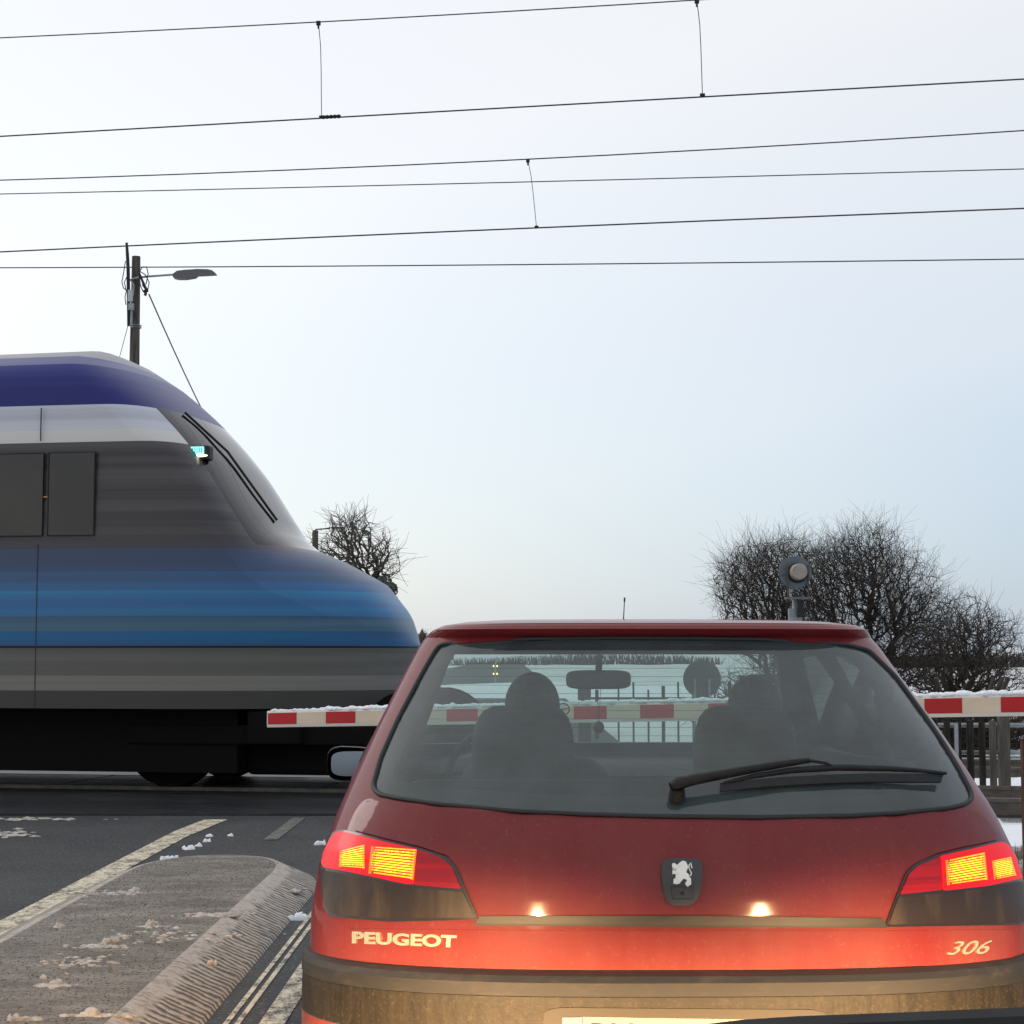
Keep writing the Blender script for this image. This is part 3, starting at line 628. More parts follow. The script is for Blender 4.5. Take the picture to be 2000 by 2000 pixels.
lights = [
    dict(outer=[(655, 1625), (671, 1622), (745, 1641), (823, 1659), (872, 1675), (892, 1694), (908, 1730), (936, 1796), (761, 1800), (650, 1791), (636, 1776), (630, 1705), (634, 1674), (645, 1645)],
         red=[(662, 1630), (672, 1627), (745, 1646), (817, 1663), (812, 1727), (800, 1727), (720, 1711), (640, 1696), (635, 1688), (639, 1668), (650, 1645)],
         dim=[(819, 1663), (868, 1680), (886, 1697), (903, 1736), (813, 1728)],
         smoke=[(639, 1701), (720, 1716), (800, 1732), (906, 1742), (929, 1791), (761, 1794), (655, 1785), (641, 1771), (636, 1720)],
         lit=[[(672, 1666), (717, 1655), (718, 1700), (670, 1696)], [(732, 1658), (816, 1664), (810, 1719), (727, 1708)]]),
    dict(outer=[(1785, 1689), (1829, 1671), (1895, 1657), (1952, 1643), (1966, 1650), (1978, 1668), (1988, 1697), (1995, 1725), (2001, 1760), (1999, 1800), (1990, 1806), (1860, 1808), (1726, 1810), (1750, 1746), (1767, 1706)],
         red=[(1832, 1675), (1895, 1662), (1952, 1648), (1963, 1655), (1974, 1672), (1983, 1698), (1989, 1716), (1925, 1730), (1844, 1739), (1836, 1738)],
         dim=[(1830, 1676), (1789, 1693), (1772, 1709), (1754, 1747), (1834, 1738)],
         smoke=[(1752, 1751), (1844, 1743), (1925, 1734), (1990, 1722), (1997, 1760), (1995, 1798), (1986, 1801), (1860, 1803), (1732, 1805)],
         lit=[[(1842, 1683), (1915, 1669), (1920, 1719), (1845, 1729)], [(1930, 1684), (1965, 1677), (1975, 1711), (1934, 1719)]]),
]
for li, d in enumerate(lights):
    tl = patch('tail_light', rnd_poly(d['outer'], 6, 2), 0.006, 0.02, M['housing'], car, 14)
    patch('red_lens', rnd_poly(d['red'], 3, 2), 0.011, 0.006, LENS_R, tl, 9)
    patch('dim_lens', rnd_poly(d['dim'], 3, 2), 0.0105, 0.006, LENS_D, tl, 9)
    patch('smoked_lens', rnd_poly(d['smoke'], 3, 2), 0.010, 0.005, LENS_S, tl, 9)
    for k, q in enumerate(d['lit']): ribs(q, 11 if k or li else 10, tl, seed=li * 3 + k)
# ---- lettering and badge
def text_patch(name, txt, quad, off, thick, m, parent, shear=0.0, bold=0.0, cpf=None):
    cu = bpy.data.curves.new('t', 'FONT'); cu.body = txt; cu.extrude = 0.5; cu.shear = shear; cu.offset = bold; cu.resolution_u = 6
    to = bpy.data.objects.new('t', cu); C.objects.link(to); bpy.context.view_layer.update()
    d = bpy.context.evaluated_depsgraph_get(); me = bpy.data.meshes.new_from_object(to.evaluated_get(d), depsgraph=d)
    bpy.data.objects.remove(to)
    me.name = name
    xs = [v.co.x for v in me.vertices]; ys = [v.co.y for v in me.vertices]; x0, x1, y0, y1 = min(xs), max(xs), min(ys), max(ys)
    cpf = cpf or (lambda x, y, o: cpx(x, y, o))
    for v in me.vertices:
        a = (v.co.x - x0) / (x1 - x0); b = 1 - (v.co.y - y0) / (y1 - y0)
        p = (Vector(quad[0]) * (1 - a) + Vector(quad[1]) * a) * (1 - b) + (Vector(quad[3]) * (1 - a) + Vector(quad[2]) * a) * b
        v.co = cpf(p.x, p.y, off + (thick / 2) * (1 if v.co.z > 0 else -1))
    me.materials.clear(); o = link_mesh(name, me, m, parent)
    return o
CHROME = mat('worn_chrome_letters', (0.62, 0.60, 0.42), 0.32, 0.7)
text_patch('maker_lettering', 'PEUGEOT', [(693, 1818), (894, 1826), (892, 1850), (693, 1842)], 0.007, 0.006, CHROME, lower, bold=0.04)
text_patch('number_lettering', '306', [(1852, 1838), (1932, 1835), (1925, 1862), (1845, 1864)], 0.007, 0.005, CHROME, lower, shear=0.3)
SHIELD = [(1293, 1686), (1303, 1682), (1331, 1680), (1360, 1682), (1369, 1686), (1371, 1703), (1368, 1733), (1362, 1755), (1352, 1766), (1331, 1769), (1308, 1767), (1298, 1757), (1293, 1733), (1290, 1703)]
bd = patch('badge', rnd_poly(SHIELD, 6, 2), 0.014, 0.014, mat('badge_plastic', (0.02, 0.022, 0.025), 0.4, coat=.3), tgo, 10)
LION = [(905, 275), (1010, 295), (1060, 370), (1090, 440), (1085, 500), (1050, 570), (1035, 650), (1110, 700), (1140, 800), (1190, 830), (1195, 1010), (1120, 1045), (1080, 1080), (1000, 1010), (1000, 950), (1060, 900), (1035, 870), (940, 830), (870, 910), (790, 985), (700, 1005), (590, 985), (600, 850), (650, 830), (710, 890), (740, 880), (770, 780), (825, 690), (795, 680), (705, 680), (670, 720), (620, 690), (560, 710), (560, 590), (640, 585), (720, 600), (700, 560), (640, 510), (550, 460), (550, 350), (640, 340), (700, 390), (770, 465), (855, 475), (850, 425), (800, 440), (750, 370), (810, 325)]
sc_ = 100 / 1756
patch('lion_emblem', [(1280 + x * sc_, 1670 + y * sc_) for x, y in LION], 0.018, 0.005, mat('emblem_metal', (0.75, 0.74, 0.70), 0.35, 0.6), bd, 6, smooth=False)
TAIL = [(1115, 770), (1185, 745), (1205, 680), (1180, 610), (1140, 540), (1120, 460), (1135, 380), (1185, 335), (1205, 420), (1228, 505)]
mb = MB(); mb.tube([cpx(1280 + x * sc_, 1670 + y * sc_, 0.017) for x, y in TAIL], 0.0016, 6); mb.build('lion_tail', mat('emblem_tail', (0.7, 0.68, 0.64), 0.35, 0.6), bd, smooth=True)
mb = MB(); KH = [(1310, 1731), (1353, 1731), (1352, 1755), (1312, 1755)]
mb.tube([cpx(x, y, 0.0143) for x, y in KH], 0.0008, 4, close=True); mb.lathe([(0.0001, -.002), (.004, -.002), (.004, .001), (.0001, .001)], cpx(1331, 1744, 0.0145), 'y', 12); mb.build('lock_flap', M['black'], bd)
# ---- bumper
def bumper():
    """wraps the rear and corners: section offset outward"""
    secs = [(.28, .02), (.31, .05), (.40, .065), (.488, .067), (.490, .064), (.555, .062), (.570, .058), (.573, .066), (.600, .064), (.612, .05), (.616, .02), (.617, -.02)]
    def pl(z, off):
        pts = [(u, w_) for u, w_ in plan(.60)][:26]
        outp = []
        for i, (u, w_) in enumerate(pts):
            a = pts[max(0, i - 1)]; b = pts[min(len(pts) - 1, i + 1)]; d = Vector((b[0] - a[0], b[1] - a[1])); nn = Vector((d.y, -d.x)).normalized()
            if i == 0: nn = Vector((0, -1))
            k = max(0.15, 1 - max(0, w_ - .45) / .35) if i > 15 else 1
            outp.append((u + nn.x * off * (k if off > 0 else 1) * .25, w_ + nn.y * off, z))
        return [(-u, w_, zz) for u, w_, zz in outp[:0:-1]] + outp
    mbt = MB(); mbl = MB(); mbp = MB(); rows = [pl(z, o) for z, o in secs]; K = len(rows[0])
    for i in range(len(rows) - 1):
        tgt = mbt if secs[i][0] >= .570 else (mbp if secs[i][0] < .488 else mbl)
        tgt.add(rows[i] + rows[i + 1], [(j, j + 1, K + j + 1, K + j) for j in range(K - 1)])
    b = mbl.build('bumper', BUMPER, car, smooth=True, sharp=50, fix=False)
    mbt.build('bumper_strip', BUMPER_TOP, b, smooth=True, sharp=40, fix=False); mbp.build('bumper_apron', PAINT, b, smooth=True, sharp=50, fix=False)
    return b
bmp = bumper()
def bfn(u, z): return surf(u, .60) - .066
def bpx(x, y, o): return cpx(x, y, o, bfn)
# number plate in its recess
patch('plate_recess', rnd_poly([(1062, 1975), (1090, 1968), (1330, 1970), (1590, 1972), (1615, 1980), (1615, 2090), (1062, 2090)], 10, 3), 0.002, 0.006, mat('recess', (0.012, 0.009, 0.006), 0.6), bmp, 20, cpf=bpx)
npl = patch('number_plate', [(1138, 1985), (1330, 1988), (1560, 1991), (1560, 2080), (1138, 2080)], 0.008, 0.006, mat('plate_white', (0.20, 0.185, 0.15), 0.5), bmp, 30, cpf=bpx)
patch('plate_band', [(1098, 1986), (1137, 1985), (1137, 2080), (1098, 2080)], 0.008, 0.006, mat('plate_band', (0.07, 0.09, 0.16), 0.5), npl, 30, cpf=bpx)
text_patch('plate_digits', '05', [(1288, 1998), (1368, 1999), (1368, 2065), (1288, 2064)], 0.010, 0.003, M['black'], npl, bold=0.01, cpf=bpx)
text_patch('plate_letters', 'BU', [(1154, 1996), (1236, 1997), (1236, 2064), (1154, 2063)], 0.010, 0.003, M['black'], npl, bold=0.01, cpf=bpx)
# ---- wiper
WB = lambda x, y, o: cpx(x, y, o)
mb = MB()
mb.tube([WB(1322, 1560, .002), WB(1322, 1557, .024)], [.019, .016], 12); mb.build('wiper_pivot', M['black'], car, smooth=True)
wa = MB()
pa = [WB(1309, 1556, .030), WB(1322, 1551, .032), WB(1360, 1543, .034), WB(1440, 1529, .036), WB(1520, 1515, .036), WB(1575, 1506, .034)]
wa.tube(pa, [.010, .0135, .012, .010, .0085, .006], 8)
wa.tube([WB(1572, 1506, .034), WB(1605, 1511, .034), WB(1632, 1518, .028)], [.004, .0035, .0035], 6)
wo = wa.build('wiper_arm', M['black'], car, smooth=True, sharp=80)
wb = MB()
top = [(1412, 1545), (1470, 1532), (1540, 1521), (1630, 1515), (1720, 1517), (1790, 1521), (1836, 1526)]
wb.tube([WB(x, y, .026) for x, y in top], [.003, .006, .007, .008, .007, .005, .004], 6)
wb.build('wiper_frame', M['black'], wo, smooth=True, sharp=80)
wb = MB()
bl = [(1405, 1548), (1500, 1538), (1600, 1532), (1700, 1529), (1790, 1529), (1834, 1529)]
for i in range(len(bl) - 1):
    a, b = bl[i], bl[i + 1]
    wb.add([WB(a[0], a[1] - 5, .012), WB(b[0], b[1] - 5, .012), WB(b[0], b[1] + 4, .006), WB(a[0], a[1] + 4, .006), WB(a[0], a[1] - 5, .022), WB(b[0], b[1] - 5, .022), WB(b[0], b[1] + 4, .01), WB(a[0], a[1] + 4, .01)],
           [(0, 3, 2, 1), (4, 5, 6, 7), (0, 1, 5, 4), (1, 2, 6, 5), (2, 3, 7, 6), (3, 0, 4, 7)])
wb.build('wiper_blade', M['rubber'], wo)
# ---- side glass, windscreen
for sg in (-1, 1):
    for poly in SWIN:
        c = Vector((sum(p[0] for p in poly) / 4, sum(p[1] for p in poly) / 4))
        pr = [tuple(c + (Vector(p) - c) * 1.06) for p in rnd_poly(poly, .04, 3)]
        mb = MB(); mb.add([(sg * (side_u(a, b) - .014), a, b) for a, b in pr], [tuple(range(len(pr)))]); mb.build('side_window', GLASS2, car, fix=False)
mb = MB(); v = []; nx_, nz_ = 16, 8
for j in range(nz_ + 1):
    for i in range(nx_ + 1):
        z = .95 + (1.30 - .95) * j / nz_; u = (-1 + 2 * i / nx_) * (.70 - (z - .95) * .42)
        v.append((u, Wf(z) - Af(z) * se_(u / (side_u(Wf(z) - Af(z), z))) - .014, z))
mb.add(v, [(j * (nx_ + 1) + i, j * (nx_ + 1) + i + 1, (j + 1) * (nx_ + 1) + i + 1, (j + 1) * (nx_ + 1) + i) for j in range(nz_) for i in range(nx_)])
mb.build('windscreen', GLASS2, car, smooth=True, fix=False)
# ---- door mirrors
for sg in (-1, 1):
    mb = MB(); n = 20; vs = []; c = (sg * (.865 if sg < 0 else .93), 2.56, .905)
    for (sx, sz, dy) in ((.0, .0, .075), (.7, .7, .07), (.92, .92, .045), (1.0, 1.0, .0), (.97, .97, -.03)):
        for i in range(n):
            t = 2 * math.pi * i / n; ct, st = math.cos(t), math.sin(t)
            a = math.copysign(abs(ct) ** .55, ct); b = math.copysign(abs(st) ** .55, st)
            vs.append((c[0] + a * .105 * sx, c[1] + dy, c[2] + b * .058 * sz * (1 - .12 * a * sg * -1)))
    mb.add(vs, [(q * n + i, q * n + (i + 1) % n, (q + 1) * n + (i + 1) % n, (q + 1) * n + i) for q in range(4) for i in range(n)])
    mb.box((sg * .82, 2.62, .91), (.08, .05, .05))
    mh = mb.build('door_mirror', M['black'], car, smooth=True, sharp=60)
    mb = MB(); g = []
    for i in range(24):
        t = 2 * math.pi * i / 24; ct, st = math.cos(t), math.sin(t); a = math.copysign(abs(ct) ** .5, ct); b = math.copysign(abs(st) ** .5, st)
        g.append((c[0] + a * .088, c[1] - .033 , c[2] + b * .043 + .0))
    mb.add(g, [tuple(range(24))]); mb.build('mirror_glass', mat('mirror_glass', (0.22, 0.26, 0.30), 0.08, 1.0), mh)
# ---- aerial
a0 = at(1217, 1207, 3.81 + 1.9) - CAR_O; a1 = at(1220, 1168, 3.81 + 2.0) - CAR_O
Minv = Matrix.Rotation(CAR_A, 3, 'Z'); a0 = Minv @ a0; a1 = Minv @ a1; a0.z = 1.372
mb = MB(); mb.tube([a0 - Vector((0, 0, .01)), a0 + Vector((0, 0, .012)), a0 + (a1 - a0) * .3, a1], [.012, .004, .0018, .0014], 8); mb.tube([a1 - (a1 - a0) * .12, a1], .003, 8); mb.build('aerial', M['black'], car, smooth=True)
# ---- wheels
for sg in (-1, 1):
    for wc in (.78, 3.25):
        mb = MB(); mb.lathe([(.19, -.085), (.28, -.09), (.30, -.06), (.302, 0), (.30, .06), (.28, .09), (.19, .085)], (sg * .73, wc, .302), 'x', 32); ty = mb.build('wheel', M['rubber'], car, smooth=True, sharp=50)
        mb = MB(); mb.lathe([(.03, -.06), (.19, -.05), (.195, 0), (.19, .07), (.16, .05), (.05, .06)], (sg * .73, wc, .302), 'x', 28); mb.build('rim', M['steel'], ty, smooth=True)
# side rubbing strips
for sg in (-1, 1):
    mb = MB()
    for i in range(20):
        wa_, wb_ = 1.15 + i * .09, 1.15 + (i + 1) * .09
        mb.add([(sg * (side_u(x, z) + o_), x, z) for x in (wa_, wb_) for z, o_ in ((.50, .002), (.51, .018), (.56, .018), (.57, .002))], [(0, 1, 5, 4), (1, 2, 6, 5), (2, 3, 7, 6)])
    mb.build('rubbing_strip', M['black'], car)
# ---- interior
SEATM = mat('seat_fabric', (0.028, 0.03, 0.034), 0.9, var=(0.045, 0.047, 0.05), vscale=40)
def blob_box(c, d, e=.5, n=16, m=12):
    """superellipsoid"""
    vs = []; fs = []
    for j in range(m + 1):
        ph = -math.pi / 2 + math.pi * j / m
        for i in range(n):
            th = 2 * math.pi * i / n
            f_ = lambda x: math.copysign(abs(x) ** e, x)
            vs.append((c[0] + d[0] * f_(math.cos(ph)) * f_(math.cos(th)), c[1] + d[1] * f_(math.cos(ph)) * f_(math.sin(th)), c[2] + d[2] * f_(math.sin(ph))))
    for j in range(m):
        for i in range(n): fs.append((j * n + i, j * n + (i + 1) % n, (j + 1) * n + (i + 1) % n, (j + 1) * n + i))
    return vs, fs
mb = MB(); mb.prism([(-.56, .33), (-.3, .26), (.3, .26), (.56, .33), (.68, .62), (.70, 1.0), (-.70, 1.0), (-.68, .62)], .895, .915); mb.build('parcel_shelf', SEATM, car)
mb = MB(); mb.box((0, 1.05, .72), (1.30, .14, .46)); mb.build('rear_seat', SEATM, car, bevel=.05)
def seat(u):
    mb = MB(); mb.add(*blob_box((u, 1.93, .80), (.165, .08, .325), .4)); s = mb.build('front_seat', SEATM, car, smooth=True, sharp=80)
    mb = MB(); mb.add(*blob_box((u, 1.93, 1.04), (.12, .055, .075), .5)); mb.build('headrest', SEATM, s, smooth=True, sharp=80)
    mb = MB(); mb.add(*blob_box((u, 2.2, .50), (.24, .28, .09), .5)); mb.build('seat_cushion', SEATM, s, smooth=True, sharp=80)
seat(-.300); seat(.400)
mb = MB(); v = []
for j, (w_, z) in enumerate([(2.55, .70), (2.55, .86), (2.60, .90), (2.72, .915), (2.88, .915), (2.95, .80)]):
    for i in range(17):
        u = -.74 + 1.48 * i / 16; hump = .035 * math.exp(-((u + .36) / .17) ** 2) if 1 <= j <= 3 else 0
        v.append((u, w_, z + hump))
mb.add(v, [(j * 17 + i, j * 17 + i + 1, (j + 1) * 17 + i + 1, (j + 1) * 17 + i) for j in range(5) for i in range(16)])
mb.build('dashboard', M['black'], car, smooth=True, fix=False)
mb = MB(); n = 28; tilt = R(25)
mb.tube([(-.36 + .185 * math.cos(2 * math.pi * i / n), 2.42 + .185 * math.sin(2 * math.pi * i / n) * math.sin(tilt), .86 + .185 * math.sin(2 * math.pi * i / n) * math.cos(tilt)) for i in range(n)], .014, 8, close=True)
mb.tube([(-.36, 2.44, .86), (-.53, 2.42, .86)], .012, 6); mb.tube([(-.36, 2.44, .86), (-.19, 2.42, .86)], .012, 6); mb.tube([(-.36, 2.44, .86), (-.36, 2.6, .80)], .03, 8)
mb.build('steering_wheel', M['black'], car, smooth=True)
mb = MB(); mb.add(*blob_box((-.03, 2.42, 1.197), (.112, .018, .033), .45)); mb.tube([(-.03, 2.42, 1.22), (-.03, 2.36, 1.275)], .012, 8); mb.build('interior_mirror', M['black'], car, smooth=True, sharp=80)
orn = MB(); orn.tube([(.002, 0, .145), (-.006, 0, .02)], .0012, 4); orn.tube([(-.014, 0, .145), (-.006, 0, .02)], .0012, 4); orn.add(*blob_box((-.006, 0, 0), (.019, .012, .021), 1.0)); 
oo = orn.build('mirror_ornament', mat('ornament', (0.10, 0.02, 0.03), .7), None, smooth=True)
P0 = CAR_O + car_r * -.025 + car_f * 2.40 + Vector((0, 0, 1.035)); oo.location = P0
tag(oo, 'round dark red ornament hanging on strings from the inside mirror', 'ornament')
# blue cloth on the shelf edge
mb = MB(); v = []
for j in range(9):
    for i in range(9): v.append((.25 + .10 * i / 8, 1.15 + .08 * j / 8, .955 + .02 * math.sin(i * 1.3) * math.cos(j * 1.7)))
mb.add(v, [(j * 9 + i, j * 9 + i + 1, (j + 1) * 9 + i + 1, (j + 1) * 9 + i) for j in range(8) for i in range(8)])
o = mb.build('cloth', mat('pale_blue_cloth', (0.2, 0.36, 0.5), 0.9), None, smooth=True, fix=False); sm = o.modifiers.new('s', 'SOLIDIFY'); sm.thickness = .012
o.location = CAR_O; o.rotation_euler = (0, 0, -CAR_A); tag(o, 'crumpled pale blue cloth on the rear seat back of the red car', 'cloth')

# ------------------------------------------------------------------ people
def capsule(bm, a, b, ra, rb):
    a, b = Vector(a), Vector(b); d = b - a; n = max(2, int(d.length / 0.02))
    for i in range(n + 1):
        t = i / n; bmesh.ops.create_icosphere(bm, subdivisions=2, radius=ra * (1 - t) + rb * t, matrix=Matrix.Translation(a + d * t))
def ellip(bm, c, r, rot=0):
    bmesh.ops.create_icosphere(bm, subdivisions=3, radius=1, matrix=Matrix.Translation(c) @ Matrix.Rotation(rot, 4, 'Z') @ Matrix.Diagonal((*r, 1)))
def vox(name, bm, m, parent, size=.009):
    me = bpy.data.meshes.new(name); bm.to_mesh(me); bm.free(); o = link_mesh(name, me, m, parent)
    md = o.modifiers.new('r', 'REMESH'); md.mode = 'VOXEL'; md.voxel_size = size; md.use_smooth_shade = True
    ms = o.modifiers.new('s', 'SMOOTH'); ms.factor = .6; ms.iterations = 4
    bpy.context.view_layer.update(); d = bpy.context.evaluated_depsgraph_get()
    m2 = bpy.data.meshes.new_from_object(o.evaluated_get(d), depsgraph=d); o.modifiers.clear(); o.data = m2
    m2.polygons.foreach_set('use_smooth', [True] * len(m2.polygons)); return o
SKIN = mat('skin', (0.42, 0.26, 0.19), 0.55)
HAIRD = mat('dark_hair', (0.022, 0.018, 0.016), 0.8, var=(0.05, 0.04, 0.035), vscale=60)
def person(u, wv, hz, turn, label, jacket, glasses, driver):
    loc = CAR_O + car_r * u + car_f * wv
    p = empty('person', (loc.x, loc.y, 0.0), -CAR_A, label, 'person')
    T = Matrix.Rotation(turn, 3, 'Z')
    def H(x, y, z): q = T @ Vector((x, y, z)); return (q.x, q.y, q.z + hz)
    bm = bmesh.new()
    # head: skull, jaw, nose, ears, neck; centre of the skull at hz - .11
    ellip(bm, H(0, 0, -.105), (.077, .096, .105), turn); ellip(bm, H(0, .035, -.165), (.056, .062, .062), turn)
    ellip(bm, H(0, .104, -.13), (.013, .018, .022), turn); ellip(bm, H(0, .095, -.165), (.024, .012, .008), turn)
    for s in (-1, 1): ellip(bm, H(s * .078, -.005, -.125), (.009, .02, .03), turn)
    capsule(bm, (0, -.005, hz - .17), (0, -.03, hz - .30), .052, .058)
    sh = hz - .33
    capsule(bm, (0, -.03, sh + .02), (0, .0, sh - .45), .10, .13); capsule(bm, (-.15, -.03, sh), (.15, -.03, sh), .062, .062)
    capsule(bm, (-.08, -.02, sh - .15), (.08, -.02, sh - .15), .10, .10)
    for s in (-1, 1):
        if driver: el = (s * .25, .14, sh - .24); ha = (s * .15, .36, sh - .10)
        else: el = (s * .24, .06, sh - .27); ha = (s * .08, .26, sh - .34)
        capsule(bm, (s * .18, -.02, sh - .01), el, .052, .042); capsule(bm, el, ha, .040, .028)
        hv = Vector(ha); pd = Vector((-s * .02, .04, .01)); capsule(bm, hv, hv + pd, .026, .03)
        for k in range(4):
            b0 = hv + pd + Vector(((k - 1.5) * .018, .01, .0)); capsule(bm, b0, b0 + Vector((0, .035, -.005 * k)), .0085, .008); capsule(bm, b0 + Vector((0, .035, -.005 * k)), b0 + Vector((0, .045, -.03)), .008, .007)
        capsule(bm, hv + Vector((-s * .02, .01, .01)), hv + Vector((-s * .045, .045, .015)), .009, .008)
    # lap and thighs
    for s in (-1, 1):
        capsule(bm, (s * .09, .02, sh - .47), (s * .11, .42, sh - .43), .085, .06); capsule(bm, (s * .11, .42, sh - .43), (s * .11, .50, sh - .70), .055, .042)
    vox('body', bm, SKIN, p, .0085)
    bm = bmesh.new()
    ellip(bm, H(0, -.014, -.092), (.086, .098, .108), turn); ellip(bm, H(0, -.045, -.15), (.074, .066, .085), turn)
    ellip(bm, H(-.055, -.01, -.14), (.034, .05, .06), turn); ellip(bm, H(.055, -.01, -.14), (.034, .05, .06), turn)
    ho = vox('hair', bm, HAIRD, p, .0085)
    bm = bmesh.new()
    capsule(bm, (0, -.035, sh + .045), (0, -.03, sh + .03), .072, .085); capsule(bm, (-.155, -.03, sh), (.155, -.03, sh), .075, .075)
    capsule(bm, (0, -.03, sh), (0, .0, sh - .45), .125, .155); capsule(bm, (-.09, -.02, sh - .15), (.09, -.02, sh - .15), .12, .12)
    for s in (-1, 1):
        if driver: el = (s * .25, .14, sh - .24); ha = (s * .155, .345, sh - .11)
        else: el = (s * .24, .06, sh - .27); ha = (s * .09, .245, sh - .335)
        capsule(bm, (s * .18, -.02, sh - .01), el, .066, .054); capsule(bm, el, ha, .052, .038)
    vox('jacket', bm, jacket, p, .011)
    if glasses:
        mb = MB()
        for s in (-1, 1):
            mb.tube([H(s * .034 + .024 * math.cos(2 * math.pi * i / 16), .112, -.108 + .019 * math.sin(2 * math.pi * i / 16)) for i in range(16)], .0022, 6, close=True)
            mb.tube([H(s * .058, .110, -.105), H(s * .079, .06, -.105), H(s * .083, -.005, -.108)], .0022, 6)
        mb.tube([H(-.01, .114, -.105), H(.01, .114, -.105)], .002, 6)
        mb.build('glasses', M['black'], p, smooth=True)
JK1 = mat('dark_jacket', (0.02, 0.022, 0.028), 0.85); JK2 = mat('grey_coat', (0.04, 0.04, 0.045), 0.85)
person(-.258, 2.10, 1.212, R(-38), 'driver with dark hair and glasses in the left seat, head turned right', JK1, True, True)
person(.462, 2.10, 1.205, R(-30), 'passenger with dark hair in the right seat, face turned to the right', JK2, False, False)

# ================================================================== CAMERA'S OWN CAR (front end below the frame)
own = empty('grey_car', (0.36, 0, 0), 0, 'grey car front with lit headlights and black wiper, close at the bottom edge', 'car')
GREY = mat('grey_paint', (0.12, 0.13, 0.14), 0.3, .4, coat=1)
mb = MB(); v = []; ys = [.95, 1.2, 1.5, 1.8, 2.0, 2.12, 2.19, 2.23, 2.24, 2.22]; zt = [.86, .86, .84, .80, .76, .72, .66, .55, .35, .22]; n = 25
for y, z in zip(ys, zt):
    for i in range(n):
        a = -1 + 2 * i / (n - 1); c_ = .10 * abs(a) ** 4
        v.append((a * (.84 - max(0, y - 1.9) * .25), y - (.16 * abs(a) ** 4 if y > 1.7 else 0), z - c_ * (1 if y < 2.2 else 0)))
mb.add(v, [(j * n + i, j * n + i + 1, (j + 1) * n + i + 1, (j + 1) * n + i) for j in range(len(ys) - 1) for i in range(n - 1)])
for s in (-1, 1):
    c0 = 0 if s < 0 else n - 1
    mb.add([v[j * n + c0] for j in range(len(ys))] + [(s * .83, .95, .22)], [tuple(range(len(ys) + 1))])
mb.build('front_body', GREY, own, smooth=True, sharp=50)
for s in (-1, 1):
    mb = MB(); mb.lathe([(.001, -.06), (.06, -.03), (.075, .0), (.075, .03), (.001, .036)], (s * .56, 2.205, .66), 'y', 24)
    mb.build('headlight', mat('headlight_glass', (0.8, 0.8, 0.75), 0.1, emit=(1, .72, .42), es=6), own, smooth=True)
    ld = bpy.data.lights.new('headlight_beam', 'SPOT'); ld.energy = 1500; ld.color = (1, .60, .27); ld.spot_size = R(84); ld.spot_blend = 0.8; ld.shadow_soft_size = .022
    lo = bpy.data.objects.new('headlight_beam', ld); C.objects.link(lo); lo.parent = own; lo.location = (s * .53, 2.26, .775); lo.rotation_euler = (R(90 - 38), 0, 0)
p0 = [at(x, y, .80) for x, y in ((1360, 2014), (1450, 2003), (1560, 1996), (1700, 1991), (1850, 1985), (2060, 1976))]
mb = MB(); mb.tube([q - Vector((.36, 0, .006)) for q in p0], .0085, 8); wo2 = mb.build('wiper_arm', M['black'], own, smooth=True)
mb = MB(); mb.tube([q - Vector((.36, .012, .016)) for q in p0], .007, 8); mb.build('wiper_blade', M['rubber'], wo2, smooth=True)

# ================================================================== BARRIER
PL = (at(525, 1389, 13.9) + at(525, 1420, 13.9)) / 2; PR = (at(2000, 1357.5, 11.9) + at(2000, 1395.5, 11.9)) / 2
ax = (PR - PL); LEN = ax.length; ax.normalize()
bar = empty('level_crossing_barrier', (PL.x, PL.y, 0), 0, 'red and white striped barrier arm topped with snow, closed across the road', 'barrier')
BW = mat('barrier_white', (0.74, 0.72, 0.66), 0.5); BC = mat('cream_reflective', (0.74, 0.60, 0.46), 0.5, var=(0.66, 0.55, 0.43), vscale=5); BR = mat('red_reflective', (0.52, 0.006, 0.010), 0.45, var=(0.40, 0.005, 0.008), vscale=4)
up = Vector((0, 0, 1)); sd_ = ax.cross(up).normalized()          # towards the camera
hgt = 0.124; TH = .05; TOT = LEN + 2.6
mb = MB()
def bar_pt(s, z, d): return PL + ax * s + up * z + sd_ * d - bar.location
prof = [(-hgt / 2, -TH / 2), (-hgt / 2, TH / 2), (-hgt / 2 + .015, TH / 2 + .004), (hgt / 2 - .012, TH / 2 + .004), (hgt / 2, TH / 2), (hgt / 2, -TH / 2)]
A = [bar_pt(0, z, d) for z, d in prof]; B = [bar_pt(TOT, z * 1.25, d) for z, d in prof]; k = len(prof)
mb.add(A + B, [(i, (i + 1) % k, k + (i + 1) % k, k + i) for i in range(k)] + [tuple(range(k)), tuple(range(k, 2 * k))])
arm = mb.build('arm', BW, bar)
seg = 0.0
xs_px = [(527, 587), (654, 720), (786, 860), (893, 960), (1030, 1098), (1165, 1236), (1305, 1375), (1446, 1518), (1590, 1662), (1734, 1807)]
def s_of(px):     # where the photo column meets the arm
    r = ray(px, 1390); a = PL; # solve (a + ax*s) x-ratio
    k_ = r.x / r.y; return (k_ * a.y - a.x) / (ax.x - k_ * ax.y)
edges = [s_of(527), s_of(587), s_of(654), s_of(720)]
e2 = [s_of(1807), s_of(1878), s_of(1952)]
nseg = 20; d_ = (e2[0] - edges[0]) / nseg
